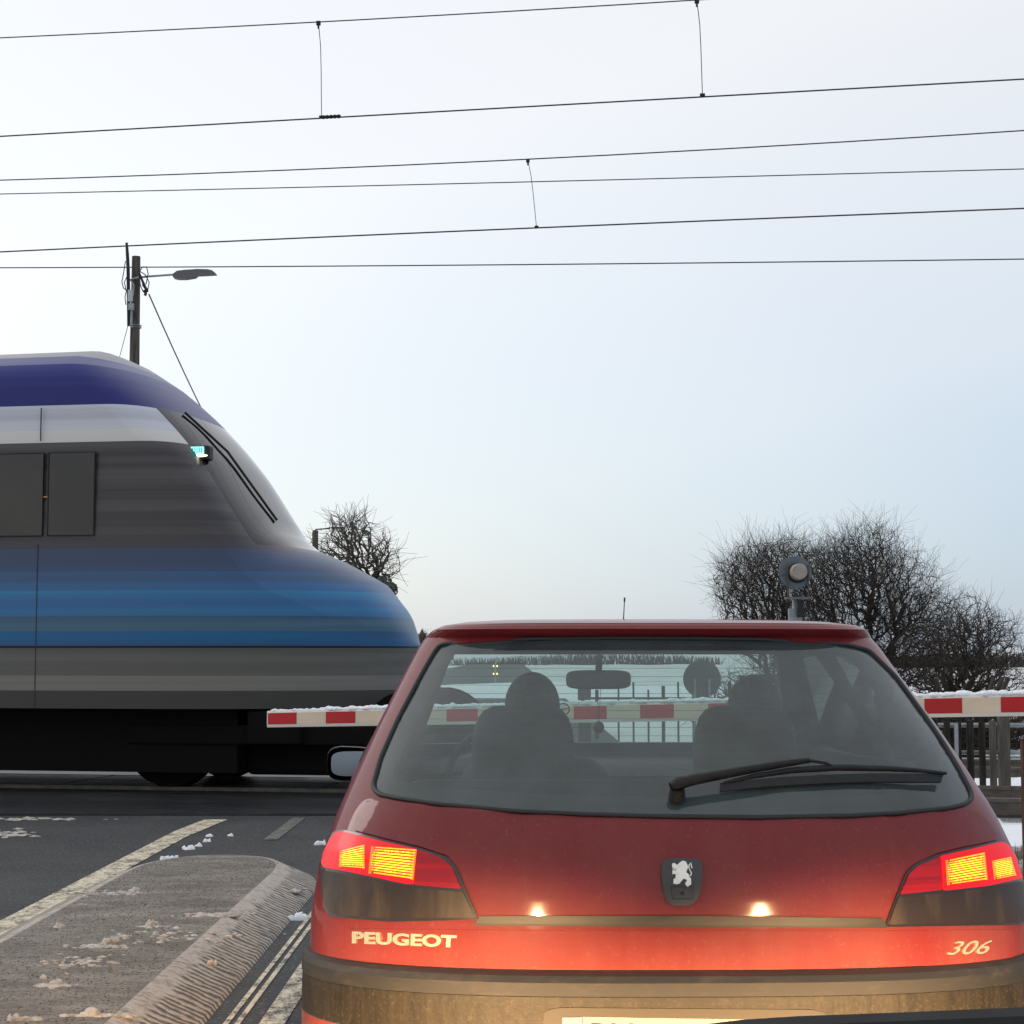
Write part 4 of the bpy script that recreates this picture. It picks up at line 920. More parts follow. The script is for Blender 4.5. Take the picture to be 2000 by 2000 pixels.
for i in range(-0, 31):
    s0, s1 = edges[0] + i * d_, edges[0] + (i + 1) * d_
    if s1 > TOT: break
    red = i % 2 == 0
    z0, z1 = -hgt / 2 + .022, hgt / 2 - .016
    mb = MB(); g0, g1 = (1 + .25 * s0 / TOT), (1 + .25 * s1 / TOT); f0 = TH / 2 + .005
    vs = [bar_pt(s0 + .001, z0 * g0, f0), bar_pt(s1 - .001, z0 * g1, f0), bar_pt(s1 - .001, z1 * g1, f0), bar_pt(s0 + .001, z1 * g0, f0)]
    mb.add([v_ + sd_ * .002 for v_ in vs] + [v_ - sd_ * .004 for v_ in vs], [(0, 1, 2, 3), (7, 6, 5, 4), (0, 4, 5, 1), (1, 5, 6, 2), (2, 6, 7, 3), (3, 7, 4, 0)])
    o = mb.build('red_stripe' if red else 'cream_stripe', BR if red else BC, arm)
# snow cap
rnd = random.Random(4); bm = bmesh.new(); s = 0.03
while s < TOT:
    g = 1 + .25 * s / TOT; r = rnd.uniform(.012, .026) * (1 if s > .5 else .6) * (1.15 if s > 4 else 1)
    bmesh.ops.create_icosphere(bm, subdivisions=2, radius=1, matrix=Matrix.Translation(bar_pt(s, hgt / 2 * g + r * .12, rnd.uniform(-.008, .014))) @ Matrix.Diagonal((r * rnd.uniform(1, 2.0), r * 1.3, r * rnd.uniform(.6, 1.1), 1)))
    s += rnd.uniform(.008, .02)
for v_ in bm.verts: v_.co += Vector((rnd.uniform(-1, 1), rnd.uniform(-1, 1), rnd.uniform(-1, 1))) * .0016
me = bpy.data.meshes.new('snow_cap'); bm.to_mesh(me); bm.free(); link_mesh('snow_cap', me, M['snow'], arm, True, 80)
# pedestal and pivot out to the right
pv = PL + ax * (TOT - .25) - bar.location
mb = MB(); mb.box((pv.x, pv.y + .28, .5), (.42, .4, 1.2)); mb.box((pv.x, pv.y + .28, 1.12), (.5, .48, .06)); mb.build('machine_housing', M['steel'], bar, bevel=.02)
mb = MB(); mb.tube([(pv.x, pv.y - .04, pv.z), (pv.x, pv.y + .25, pv.z)], .05, 14); mb.build('pivot', M['black'], bar)

# ================================================================== RUSTY POST
pp = ground(1997, 1780, -.12)
po = MB(); X, Y = at(1996, 1600, 9.0).x + .030, 9.0
po.box((0, 0, .38), (.05, .05, 1.0)); po.box((0, 0, .885), (.056, .056, .012))
o = po.build('rusty_post', M['rust'], bevel=.004); o.location = (X, Y, -.02); tag(o, 'rusty brown steel post standing at the right edge of the photo', 'post')

# ================================================================== FENCE behind the near track
def fence():
    fx = empty('wooden_fence', trk(0, 1.6, 0, T1), 0, 'dark vertical plank fence with grey rails between the tracks, right of the car', 'fence')
    base = fx.location
    D0 = 17.9
    def P(px, z, Yd=D0): q = at(px, 1300, Yd); return Vector((q.x, Yd, z)) - base
    z_top = at(1900, 1408, D0).z
    planks = [(1848, 12, 0), (1870, 11, 0), (1893, 13, 0), (1916, 12, 0), (1937, 13, 1), (1960, 20, 2), (2060, 13, 0), (2085, 13, 0), (2110, 13, 0), (2140, 20, 2), (2165, 13, 0), (2190, 13, 0)]
    planks += [(1500, 16, 2), (1525, 11, 0), (1550, 11, 0), (1575, 11, 0), (1600, 11, 0), (1625, 11, 0), (1650, 16, 2), (1675, 11, 0), (1700, 11, 0), (1725, 11, 0), (1750, 16, 2), (1775, 12, 0), (1800, 12, 0), (1824, 12, 0)]
    for px, wd, k in planks:
        c = P(px, 0); wm = wd * D0 / F; zt_ = z_top + (.06 if k == 2 else random.uniform(-.02, .02)); mb = MB()
        mb.box((c.x, c.y + (.02 if k != 2 else .05), (zt_ - .18) / 2 + -.0), (wm, .03 if k != 2 else .1, zt_ + .18))
        mb.build('fence_post' if k == 2 else 'plank', M['wood'] if k else M['wood_d'], fx, bevel=.004)
    for y, r_ in ((1417, .022), (1471, .021)):
        z = at(1900, y, D0).z; mb = MB(); mb.tube([P(1490, z) + Vector((0, .10, 0)), P(2250, z) + Vector((0, .10, 0))], r_, 8); mb.build('rail', M['steel'], fx, smooth=True)
    mb = MB(); c = P(1864, 0); mb.box((c.x, c.y - .02, (z_top - .14) / 2 + .12), (.035, .03, z_top - .14)); mb.build('steel_upright', M['steel'], fx)
fence()
# second fence stretch seen through the red car's windows
fb = empty('stake_fence', (2.2, 28, 0), 0, 'low fence of thin stakes in snow beyond the tracks, seen through the rear window', 'fence')
for i in range(11):
    mb = MB(); x = (1165 + i * 31 + (i * 37 % 13) - 1000) / F * 28 - 2.2; mb.box((x, 0, .30 + .03 * (i % 3)), (.028 + .025 * (i % 4 == 0), .03, .9 + .06 * (i % 3))); mb.build('stake', M['wood'], fb)
mb = MB(); mb.tube([(-1.1, 0, .62), (1.6, 0, .62)], .018, 6); mb.tube([(-1.1, 0, .3), (1.6, 0, .3)], .018, 6); mb.build('rail', M['wood'], fb)

# ================================================================== CROSSING SIGNALS seen from behind
def signal_tall():
    Yd = 25.0; m_ = Yd / F
    s = empty('crossing_signal', (at(1557, 1300, Yd).x, Yd, -.1), 0, 'back of a round crossing light on a grey post before the bare bush', 'crossing signal', 'backs of crossing signals')
    zc = at(1552, 1118, Yd).z + .1; GR = mat('signal_grey', (0.11, 0.14, 0.17), 0.5, var=(0.08, 0.10, 0.12), vscale=6); X0 = s.location.x
    mb = MB(); mb.box((.0, 0, (zc - .35) / 2), (.10, .12, zc - .35)); mb.box((-.06, .0, (zc - .5) / 2), (.10, .10, zc - .5)); mb.box((.055, .02, (zc - .35) / 2), (.03, .16, zc - .35)); mb.build('post', M['steel'], s, bevel=.006)
    dx = at(1552, 1118, Yd).x - X0
    mb = MB(); mb.lathe([(.001, 0), (.225, 0), (.228, .004), (.228, .012), (.001, .012)], (dx, -.04, zc), 'y', 40); bd_ = mb.build('backboard', GR, s, smooth=True)
    hx = at(1556, 1118, Yd).x - X0
    mb = MB(); mb.lathe([(.001, -.26), (.10, -.255), (.112, -.23), (.115, -.05), (.001, -.04)], (hx, 0, zc), 'y', 28); mb.build('lamp_housing', mat('pale_housing', (0.30, 0.27, 0.24), 0.6, var=(.22, .2, .18), vscale=9), s, smooth=True)
    mb = MB(); mb.lathe([(.001, -.05), (.14, -.05), (.14, -.042), (.001, -.042)], (hx, 0, zc - .01), 'y', 30); mb.build('bezel', M['black'], s)
    for sx in (-.14, .145):
        mb = MB(); mb.box((hx + sx, -.09, zc - .15), (.018, .04, .50)); mb.build('bracket', M['wood'], s)
    mb = MB(); mb.box((hx, -.06, zc - .36), (.34, .14, .03)); mb.box((hx - .20, -.05, zc - .02), (.08, .02, .02)); mb.build('bracket_plate', GR, s)
    mb = MB(); mb.box((hx + .02, -.13, zc - .5), (.09, .10, .24)); mb.build('junction_box', M['black'], s, bevel=.01)
signal_tall()
Yd = 24.0; s = empty('round_sign', (at(1371, 1300, Yd).x, Yd, -.1), 0, 'low round sign seen from behind through the rear window, on thin legs', 'road sign', 'backs of crossing signals')
zc = at(1371, 1326, Yd).z + .1
mb = MB(); mb.lathe([(.001, 0), (.245, 0), (.25, .006), (.25, .014), (.001, .014)], (0, 0, zc), 'y', 40); mb.build('disc', mat('sign_back', (0.07, 0.08, 0.085), 0.6), s, smooth=True)
for dx in (-.10, .09): 
    mb = MB(); mb.tube([(dx, -.02, 0), (dx, -.02, zc)], .018, 8); mb.build('leg', M['steel'], s)
# stop sign-like dark board on the left of it
Yd = 27.0; s = empty('signal_cabinet', (at(1141, 1300, Yd).x, Yd, -.1), 0, 'small dark grey cabinet beyond the tracks, between the driver and the mirror', 'cabinet')
mb = MB(); zt_ = at(1141, 1340, Yd).z + .1; mb.box((0, 0, zt_ / 2), (.19, .2, zt_)); mb.build('housing', mat('cabinet', (.08, .09, .09), .6), s, bevel=.01)
mb = MB(); mb.box((0, -.01, zt_ + .015), (.23, .25, .03)); mb.build('lid', M['steel'], s)

# ================================================================== OVERHEAD LINES
def line_pt(px, py, Y0):
    r = ray(px, py); # intersect vertical plane through track centre
    n_ = TN; t = (Vector((0, Y0, 0)) - Vector((0, 0, CZ))).dot(n_) / r.dot(n_); return Vector((0, 0, CZ)) + r * t
def curve_through(px_pts, Y0, lo=-1400, hi=3300, n=40):
    P = [line_pt(x, y, Y0) for x, y in px_pts]; ss = [(p - Vector((0, Y0, 0))).dot(TS) for p in P]; zz = [p.z for p in P]
    co = np.polyfit(ss, zz, min(2, len(P) - 1))
    s0, s1 = -32, 22
    return [trk(s_, 0, float(np.polyval(co, s_)), Y0) for s_ in np.linspace(s0, s1, n)], co
def overhead(Y0, mess, cont, drops, r1, r2, label, clamp=None):
    e0 = empty('overhead_line', (0, Y0, 0), 0, label, 'overhead line', 'electric lines over the tracks')
    off = Vector((0, Y0, 0))
    for nm, pts, r_ in (('messenger_wire', mess, r1), ('contact_wire', cont, r2)):
        c, co = curve_through(pts, Y0); mb = MB(); mb.tube([p - off for p in c], r_, 6); mb.build(nm, M['wire'], e0, smooth=True)
    for a, b in drops:
        A, B = line_pt(*a, Y0) - off, line_pt(*b, Y0) - off; mb = MB(); mid = (A + B) / 2 + TS * .012
        mb.tube([A, (A + mid) / 2 + TS * .008, mid, B], .0042, 6); dr = mb.build('dropper', M['wire'], e0, smooth=True)
        mb = MB(); mb.box(A - Vector((0, 0, .012)), (.045, .03, .045)); mb.box(B + Vector((0, 0, .012)), (.05, .03, .03)); mb.box(A - Vector((0, 0, .05)), (.02, .02, .04)); mb.build('clamp', M['black'], dr, bevel=.006)
    if clamp:
        A = line_pt(clamp[0], clamp[1], Y0) - off; Bq = line_pt(clamp[2], clamp[3], Y0) - off; mb = MB(); mb.tube([A, Bq], .016, 8)
        for i in range(5): q = A + (Bq - A) * ((i + .5) / 5); mb.tube([q - TS * .008, q + TS * .008], .021, 8)
        mb.build('splice', M['black'], e0)
overhead(T1, [(0, 74), (622, 43), (1361, 0)], [(0, 266), (628, 232), (1372, 188), (2000, 155)], [((622, 43), (628, 231)), ((1361, 0), (1372, 188))], .0062, .0075, 'nearest overhead line, highest pair of wires crossing the sky', (628, 229, 665, 227))
overhead(T2, [(0, 352), (1031, 311), (2000, 255)], [(0, 492), (1048, 445), (2000, 407)], [((1031, 312), (1048, 445))], .0078, .0092, 'middle overhead line, with one hanger near the centre of the sky')
overhead(T3, [(0, 379), (1000, 356), (2000, 330)], [(0, 523), (1000, 517), (2000, 506)], [], .0078, .0088, 'farthest overhead line, lowest thin pair of wires without hangers')

# ================================================================== UTILITY POLES along the left of the road
def util_pole(Y, px_base, py_top, wpx, label, lamp=None, detail=False, name='utility_pole'):
    m_ = Y / F; x = at(px_base, py_top, Y).x; top = at(px_base, py_top, Y).z
    e0 = empty(name, (x, Y, -.12), 0, label, 'pole', 'poles along the far road')
    h = top + .12; r_ = wpx * m_ / 2
    mb = MB(); mb.tube([(0, 0, 0), (0, 0, h * .5), (0, 0, h)], [r_ * 1.6, r_ * 1.4, r_], 10 if not detail else 8); mb.build('pole', M['pole'], e0, smooth=True)
    def Q(px, py, dy=0): q = at(px, py, Y); return Vector((q.x - x, dy, q.z + .12))
    return e0, Q, m_
e1, Q, m_ = util_pole(30, 266, 501, 17, 'tall weathered pole with street lamp and cable clutter above the train roof', detail=True)
mb = MB(); mb.tube([Q(258, 549, -.12), Q(264, 560, -.12), Q(262, 580, -.12)][::-1] + [Q(268, 546, -.12), Q(290, 543, -.12), Q(345, 539, -.12)], .018, 8); la = mb.build('lamp_arm', M['steel'], e1, smooth=True)
mb = MB(); v = []
for px, a, b in ((342, 540, 546), (350, 534, 548), (366, 532, 548), (384, 531, 545), (388, 530.5, 541), (410, 531, 540), (418, 533, 539.5), (425, 538.5, 539)):
    v += [Q(px, a, -.12 - .10), Q(px, b, -.12 - .10), Q(px, b, -.12 + .10), Q(px, a, -.12 + .10)]
k = 8; mb.add(v, [(i * 4 + j, i * 4 + (j + 1) % 4, (i + 1) * 4 + (j + 1) % 4, (i + 1) * 4 + j) for i in range(k - 1) for j in range(4)] + [(0, 1, 2, 3), (28, 29, 30, 31)])
mb.build('lamp_head', mat('lamp_head', (0.10, 0.10, 0.115), .5), la, bevel=.01)
mb = MB(); mb.tube([Q(251, 478, -.15), Q(252.5, 500, -.15), Q(254, 530, -.15), Q(255, 600, -.15), Q(255, 640, -.15)], [.022, .028, .03, .03, .026], 8); mb.build('cable_riser', M['black'], e1, smooth=True)
mb = MB(); mb.box(Q(260, 583, -.22), (.075, .07, .20)); mb.build('fuse_box', mat('fuse_box', (0.42, 0.47, 0.48), .5), e1, bevel=.01)
mb = MB(); mb.box(Q(261, 604, -.2), (.09, .07, .11)); mb.tube([Q(262, 610, -.2), Q(261, 642, -.2)], .02, 8); mb.build('cable_gland', M['steel'], e1)
mb = MB()
for pts in ([(250, 515), (246, 540), (243, 555), (246, 567), (252, 572)], [(252, 572), (249, 585), (251, 600)], [(253, 545), (248, 556), (251, 570)], [(277, 536), (283, 526), (291, 526), (294, 540), (290, 560)], [(278, 535), (288, 541), (296, 556), (293, 574)], [(276, 535), (280, 550), (285, 563), (290, 574)], [(277, 545), (279, 562), (284, 574), (291, 579)]):
    mb.tube([Q(a, b, -.2) for a, b in pts], .009, 6)
mb.tube([Q(276, 538, -.18), Q(282, 552, -.18), Q(286, 560, -.18), Q(290, 570, -.18)], .02, 8)
mb.tube([Q(284, 560, -.2), Q(291, 570, -.2), Q(288, 582, -.2)], .025, 8); mb.tube([Q(285, 573, -.2), Q(294, 573, -.2)], .02, 6); mb.build('cable_clutter', M['black'], e1, smooth=True)
mb = MB()
for y in (636, 640): mb.tube([Q(266, y, 0) + Vector((.085 * math.cos(t), .085 * math.sin(t), 0)) for t in np.linspace(0, 2 * math.pi, 16, endpoint=False)], .008, 6, close=True)
mb.build('band', M['steel'], e1, smooth=True)
e2_, Q2, m2_ = util_pole(75, 616, 1036, 11, 'second roadside pole with a lamp arm, above the train nose')
mb = MB(); mb.tube([Q2(611, 1056), Q2(611, 1040), Q2(617, 1034), Q2(645, 1032)], .03, 8); mb.box(Q2(660, 1031), (.55, .2, .07)); mb.build('lamp_arm', M['pole'], e2_, smooth=True, sharp=40)
e3_, Q3, m3_ = util_pole(110, 749, 1180, 6, 'third pole with a slim street lamp, right of the ivy tree')
mb = MB(); mb.tube([Q3(752, 1191), Q3(770, 1190)], .04, 6); mb.box(Q3(780, 1190), (.6, .2, .09)); mb.tube([Q3(754, 1194), Q3(762, 1210), Q3(768, 1232)], .02, 4); mb.build('lamp_arm', M['pole'], e3_)
e4_, Q4, _ = util_pole(130, 803, 1226, 4, 'fourth distant pole with a bent arm pointing left, beside the car roof')
mb = MB(); mb.tube([Q4(802, 1230), Q4(795, 1229), Q4(777, 1232)], .04, 6); mb.build('arm', M['pole'], e4_)
e5_, Q5, _ = util_pole(150, 814, 1239, 3.5, 'fifth smallest pole with a short arm pointing right, beside the car roof')
mb = MB(); mb.tube([Q5(812, 1241), Q5(834, 1237)], .05, 6); mb.build('arm', M['pole'], e5_)
# cables
def cable(a, b, sag, r_, label, n=30):
    mb = MB(); pts = [a * (1 - t) + b * t - Vector((0, 0, sag * 4 * t * (1 - t))) for t in np.linspace(0, 1, n)]
    mb.tube(pts, r_, 6); o = mb.build('overhead_cable', M['wire'], smooth=True); tag(o, label, 'cable', 'cables on the roadside poles')
cable(at(291, 575, 29.8), at(613, 1058, 75), 1.35, .013, 'slack black cable falling right from the tall pole to the second one')
cable(at(252, 628, 29.9), at(120, 1000, 60), .6, .006, 'thin cable falling steeply left behind the train from the tall pole')

# ================================================================== TREES
def mst_tree(points, root, seed, alpha=.35, r_tip=.003, r_exp=.42, rmax=.12, twig=0, twig_len=.25, up_bias=.2, sides=3, jit=.12):
    rnd = np.random.RandomState(seed); P = np.vstack([np.array(root)[None], points]); n = len(P)
    par = -np.ones(n, int); dist = np.full(n, 1e9); path = np.zeros(n); best = np.zeros(n, int); done = np.zeros(n, bool); done[0] = True
    cur = 0; order = [0]
    for _ in range(n - 1):
        d = np.linalg.norm(P - P[cur], axis=1); c = d + alpha * path[cur]
        dz = P[:, 2] - P[cur, 2]; c = c + np.where(dz < 0, up_bias * -dz * 2, 0)
        upd = (~done) & (c < dist); dist[upd] = c[upd]; best[upd] = cur
        dd = np.where(done, 1e9, dist); nxt = int(np.argmin(dd)); done[nxt] = True; par[nxt] = best[nxt]
        path[nxt] = path[best[nxt]] + np.linalg.norm(P[nxt] - P[best[nxt]]); cur = nxt; order.append(nxt)
    cnt = np.ones(n)
    for i in order[::-1]:
        if par[i] >= 0: cnt[par[i]] += cnt[i]
    rad = np.minimum(rmax, r_tip * cnt ** r_exp)
    V = []; Fc = []
    def seg(a, b, ra, rb, s_):
        d = b - a; L_ = np.linalg.norm(d)
        if L_ < 1e-6: return
        d = d / L_; o_ = np.cross(d, [0.3, 0.9, .2]); o_ = o_ / (np.linalg.norm(o_) + 1e-9); q = np.cross(d, o_); b0 = len(V)
        for (c_, r_) in ((a, ra), (b, rb)):
            for j in range(s_): t = 2 * math.pi * j / s_; V.append(c_ + (o_ * math.cos(t) + q * math.sin(t)) * r_)
        for j in range(s_): Fc.append((b0 + j, b0 + (j + 1) % s_, b0 + s_ + (j + 1) % s_, b0 + s_ + j))
    for i in range(1, n):
        a, b = P[par[i]], P[i]; L_ = np.linalg.norm(b - a); mid = (a + b) / 2 + rnd.normal(0, jit * L_, 3)
        r0 = min(rad[par[i]], rad[i] * 1.5); s_ = 6 if rad[i] > .02 else sides
        seg(a, mid, r0, (r0 + rad[i]) / 2, s_); seg(mid, b, (r0 + rad[i]) / 2, rad[i], s_)
        if cnt[i] <= 3 and twig:
            for _k in range(twig):
                dr = (b - a) / (L_ + 1e-9) + rnd.normal(0, .7, 3) + np.array([0, 0, .15]); dr /= np.linalg.norm(dr); l_ = twig_len * rnd.uniform(.4, 1.2)
                m1 = b + dr * l_ * .5 + rnd.normal(0, .04, 3) * l_; e_ = m1 + (dr + rnd.normal(0, .35, 3)) * l_ * .5
                seg(b, m1, r_tip * .85, r_tip * .6, 3); seg(m1, e_, r_tip * .6, r_tip * .35, 3)
    mb = MB(); mb.v = [tuple(v_) for v_ in V]; mb.f = Fc; mb.m = [0] * len(Fc); return mb
def px_cloud(ellipses, Y, depth, n, seed, base=None):
    """random points inside a union of photo-plane ellipses given thickness in depth"""
    rnd = np.random.RandomState(seed); outp = []
    w_ = np.array([e_[2] * e_[3] for e_ in ellipses], float); w_ /= w_.sum()
    while len(outp) < n:
        e_ = ellipses[rnd.choice(len(ellipses), p=w_)]; v_ = rnd.normal(0, 1, 3); v_ /= np.linalg.norm(v_); v_ *= rnd.uniform(0, 1) ** .42
        p = at(e_[0] + v_[0] * e_[2], e_[1] + v_[1] * e_[3], Y); p.y += v_[2] * depth; 
        if p.z > .02: outp.append((p.x, p.y, p.z))
    return np.array(outp)
def bush(label, ells, Y, depth, n, seed, base_px, r_tip=.0029, twig=2, tl=.42, m='bark_d'):
    base = at(base_px, 1300, Y); e0 = empty('bare_bush', (base.x, Y, -.12), 0, label, 'bush', 'bare thorn bushes beyond the tracks')
    pts = px_cloud(ells, Y, depth, n, seed)
    mb = mst_tree(pts, (base.x, Y, -.12), seed, .30, r_tip, .40, .09, twig, tl)
    off = e0.location; mb.v = [(a - off.x, b - off.y, c - off.z) for a, b, c in mb.v]
    mb.build('crown', M[m], e0, fix=False)
    mb = MB(); rr = random.Random(seed)
    for k_ in range(4):
        a = rr.uniform(-.5, .5); mb.tube([(a * .3, rr.uniform(-.1, .1), 0), (a * .6, 0, .5), (a * 1.2, rr.uniform(-.2, .2), 1.1)], [.07, .05, .03], 7)
    mb.build('trunk', M[m], e0, smooth=True)
bush('dense bare thorn bush, widest and highest, right of the signal', [(1660, 1145, 120, 100), (1695, 1085, 66, 66), (1600, 1150, 90, 90), (1755, 1160, 85, 85), (1790, 1230, 85, 85), (1700, 1290, 160, 90)], 29, 1.5, 6400, 11, 1690)
bush('rounded bare thorn bush behind the crossing signal', [(1480, 1120, 72, 66), (1535, 1105, 66, 60), (1440, 1140, 48, 66), (1510, 1200, 110, 80), (1560, 1260, 130, 80)], 28, 1.2, 3900, 12, 1530)
bush('lower, thinner bush at the right edge above the barrier', [(1880, 1230, 70, 70), (1840, 1290, 90, 80), (1935, 1260, 55, 70), (1900, 1340, 110, 60)], 27, 1.2, 2600, 13, 1880, .0036, 2, .28)
bush('low tangle of twigs behind the plank fence', [(1860, 1425, 120, 55), (1980, 1425, 110, 55), (1750, 1420, 100, 55), (1900, 1465, 140, 30)], 24.5, .5, 5200, 15, 1880, .0036, 2, .2)
bush('scrubby low bush seen through the rear window near the round sign', [(1450, 1350, 60, 40), (1520, 1350, 60, 50), (1400, 1390, 70, 30)], 27, .8, 900, 16, 1480, .004, 2, .2)
# tree with ivy left behind the train
def ivy_tree():
    Y = 70; base = at(715, 1286, Y); e0 = empty('ivy_tree', (base.x, Y, -.12), 0, 'bare tree rising from a dark ivy-covered mass above the train nose', 'tree')
    pts = px_cloud([(700, 1075, 62, 66), (680, 1040, 42, 38), (745, 1100, 38, 48), (640, 1090, 36, 36)], Y, 2.2, 520, 31)
    mb = mst_tree(pts, (base.x, Y, 1.5), 31, .45, .013, .36, .2, 2, .8); off = e0.location
    mb.v = [(a - off.x, b - off.y, c - off.z) for a, b, c in mb.v]; mb.build('crown', M['bark'], e0, fix=False)
    mb = MB(); mb.tube([(0, 0, 0), (.1, 0, 1.2), (-.1, 0, 2.4)], [.35, .25, .2], 8); mb.build('trunk', M['bark'], e0, smooth=True)
    pts = px_cloud([(660, 1180, 90, 70), (720, 1160, 46, 40), (755, 1175, 20, 30), (745, 1140, 22, 18), (620, 1130, 40, 22), (765, 1150, 10, 14), (740, 1230, 22, 40)], Y, 2.0, 9000, 32)
    rnd_ = random.Random(3); mb = MB()
    for x, y, z in pts:
        r_ = rnd_.uniform(.05, .13); a = Vector((rnd_.gauss(0, 1), rnd_.gauss(0, 1), rnd_.gauss(0, 1))).normalized(); b = a.orthogonal().normalized(); p = Vector((x, y, z)) - off
        mb.add([p - a * r_, p + b * r_ * .6, p + a * r_, p - b * r_ * .6], [(0, 1, 2, 3)])
    mb.build('ivy', M['ivy'], e0, fix=False)
ivy_tree()
def far_bush(px, py, rx, ry, Y, seed, label):
    base = at(px, 1286, Y); e0 = empty('distant_bush', (base.x, Y, -.12), 0, label, 'bush', 'distant roadside bushes')
    pts = px_cloud([(px, py, rx, ry)], Y, 1.5, 260, seed); mb = mst_tree(pts, (base.x, Y, 0), seed, .4, .016, .36, .12, 2, .6); off = e0.location
    mb.v = [(a - off.x, b - off.y, c - off.z) for a, b, c in mb.v]; mb.build('crown', M['bark'], e0, fix=False)
    mb = MB(); mb.tube([(0, 0, 0), (0, 0, .9)], [.12, .08], 6); mb.build('trunk', M['bark'], e0)
far_bush(775, 1252, 16, 20, 100, 41, 'small bare bush between the ivy tree and the fourth pole')
far_bush(830, 1254, 12, 14, 140, 43, 'tiny bare bush close to the car roof, beside the church spire')
# church spire far off
Y = 400; bx = at(824, 1286, Y).x; ch = empty('church', (bx, Y, 0), 0, 'tiny church with pointed spire on the skyline left of the car roof', 'church')
mb = MB(); mb.box((0, 0, 2.6), (1.6, 1.6, 5.2)); mb.build('tower', M['twig_far'], ch)
zt_ = at(824, 1228, Y).z; mb = MB(); mb.tube([(0, 0, 5.2), (0, 0, zt_)], [1.0, .05], 6); mb.build('spire', M['twig_far'], ch)
mb = MB(); mb.box((4, 0, 1.4), (6, 3, 2.8)); mb.add([(1, -1.6, 2.8), (7, -1.6, 2.8), (7, 1.6, 2.8), (1, 1.6, 2.8), (1, 0, 4.2), (7, 0, 4.2)], [(0, 1, 5, 4), (3, 4, 5, 2), (0, 4, 3), (1, 2, 5)]); mb.build('nave', M['twig_far'], ch)
# hedgerows on the fields
def hedge(x0, x1, Y, h, n, seed, label, dx=0):
    rnd_ = random.Random(seed); mb = MB()
    for _ in range(n):
        x = rnd_.uniform(x0, x1); y = Y + rnd_.gauss(0, 1.5) + (x - x0) * dx; hh = h * (.6 + .3 * math.sin(x * .11) * math.sin(x * .037 + 1) + rnd_.uniform(0, .35))
        a = rnd_.gauss(0, .35) * hh; t = hh * .03 + .02; zb = -.2
        mb.add([(x - t, y, zb), (x + t, y, zb), (x + a + t * .3, y, zb + hh), (x + a - t * .3, y + .02, zb + hh)], [(0, 1, 2, 3)])
    o = mb.build('hedgerow', M['twig_far'], fix=False); o['kind'] = 'stuff'; o['label'] = label
hedge(30, 130, 210, 2.0, 5200, 51, 'dark far hedgerow across the snowy field at the right')
hedge(-60, 30, 260, 1.5, 2600, 52, 'distant hedgerow on the skyline behind the car')
hedge(-90, -14, 150, 2.4, 3600, 53, 'dark hedgerow left of the far road')
# post with two pairs of small yellow lamps beyond the tracks, seen through the car
Y = 60; e0 = empty('lamp_post', (at(968, 1310, Y).x, Y, -.12), 0, 'thin distant post with two pairs of tiny yellow lamps, seen through the rear window', 'light post')
mb = MB(); mb.tube([(0, 0, 0), (0, 0, 1.3)], .03, 6); mb.build('post', M['steel'], e0)
for y in (1301, 1316):
    for x in (964, 971):
        q = at(x, y, Y - .1) - e0.location; mb = MB(); mb.add(*blob_box(q, (.024, .02, .03), .9)); mb.build('lamp', mat('small_yellow_lamp', (.9, .8, .4), .3, emit=(1, .62, .15), es=4), e0, smooth=True)

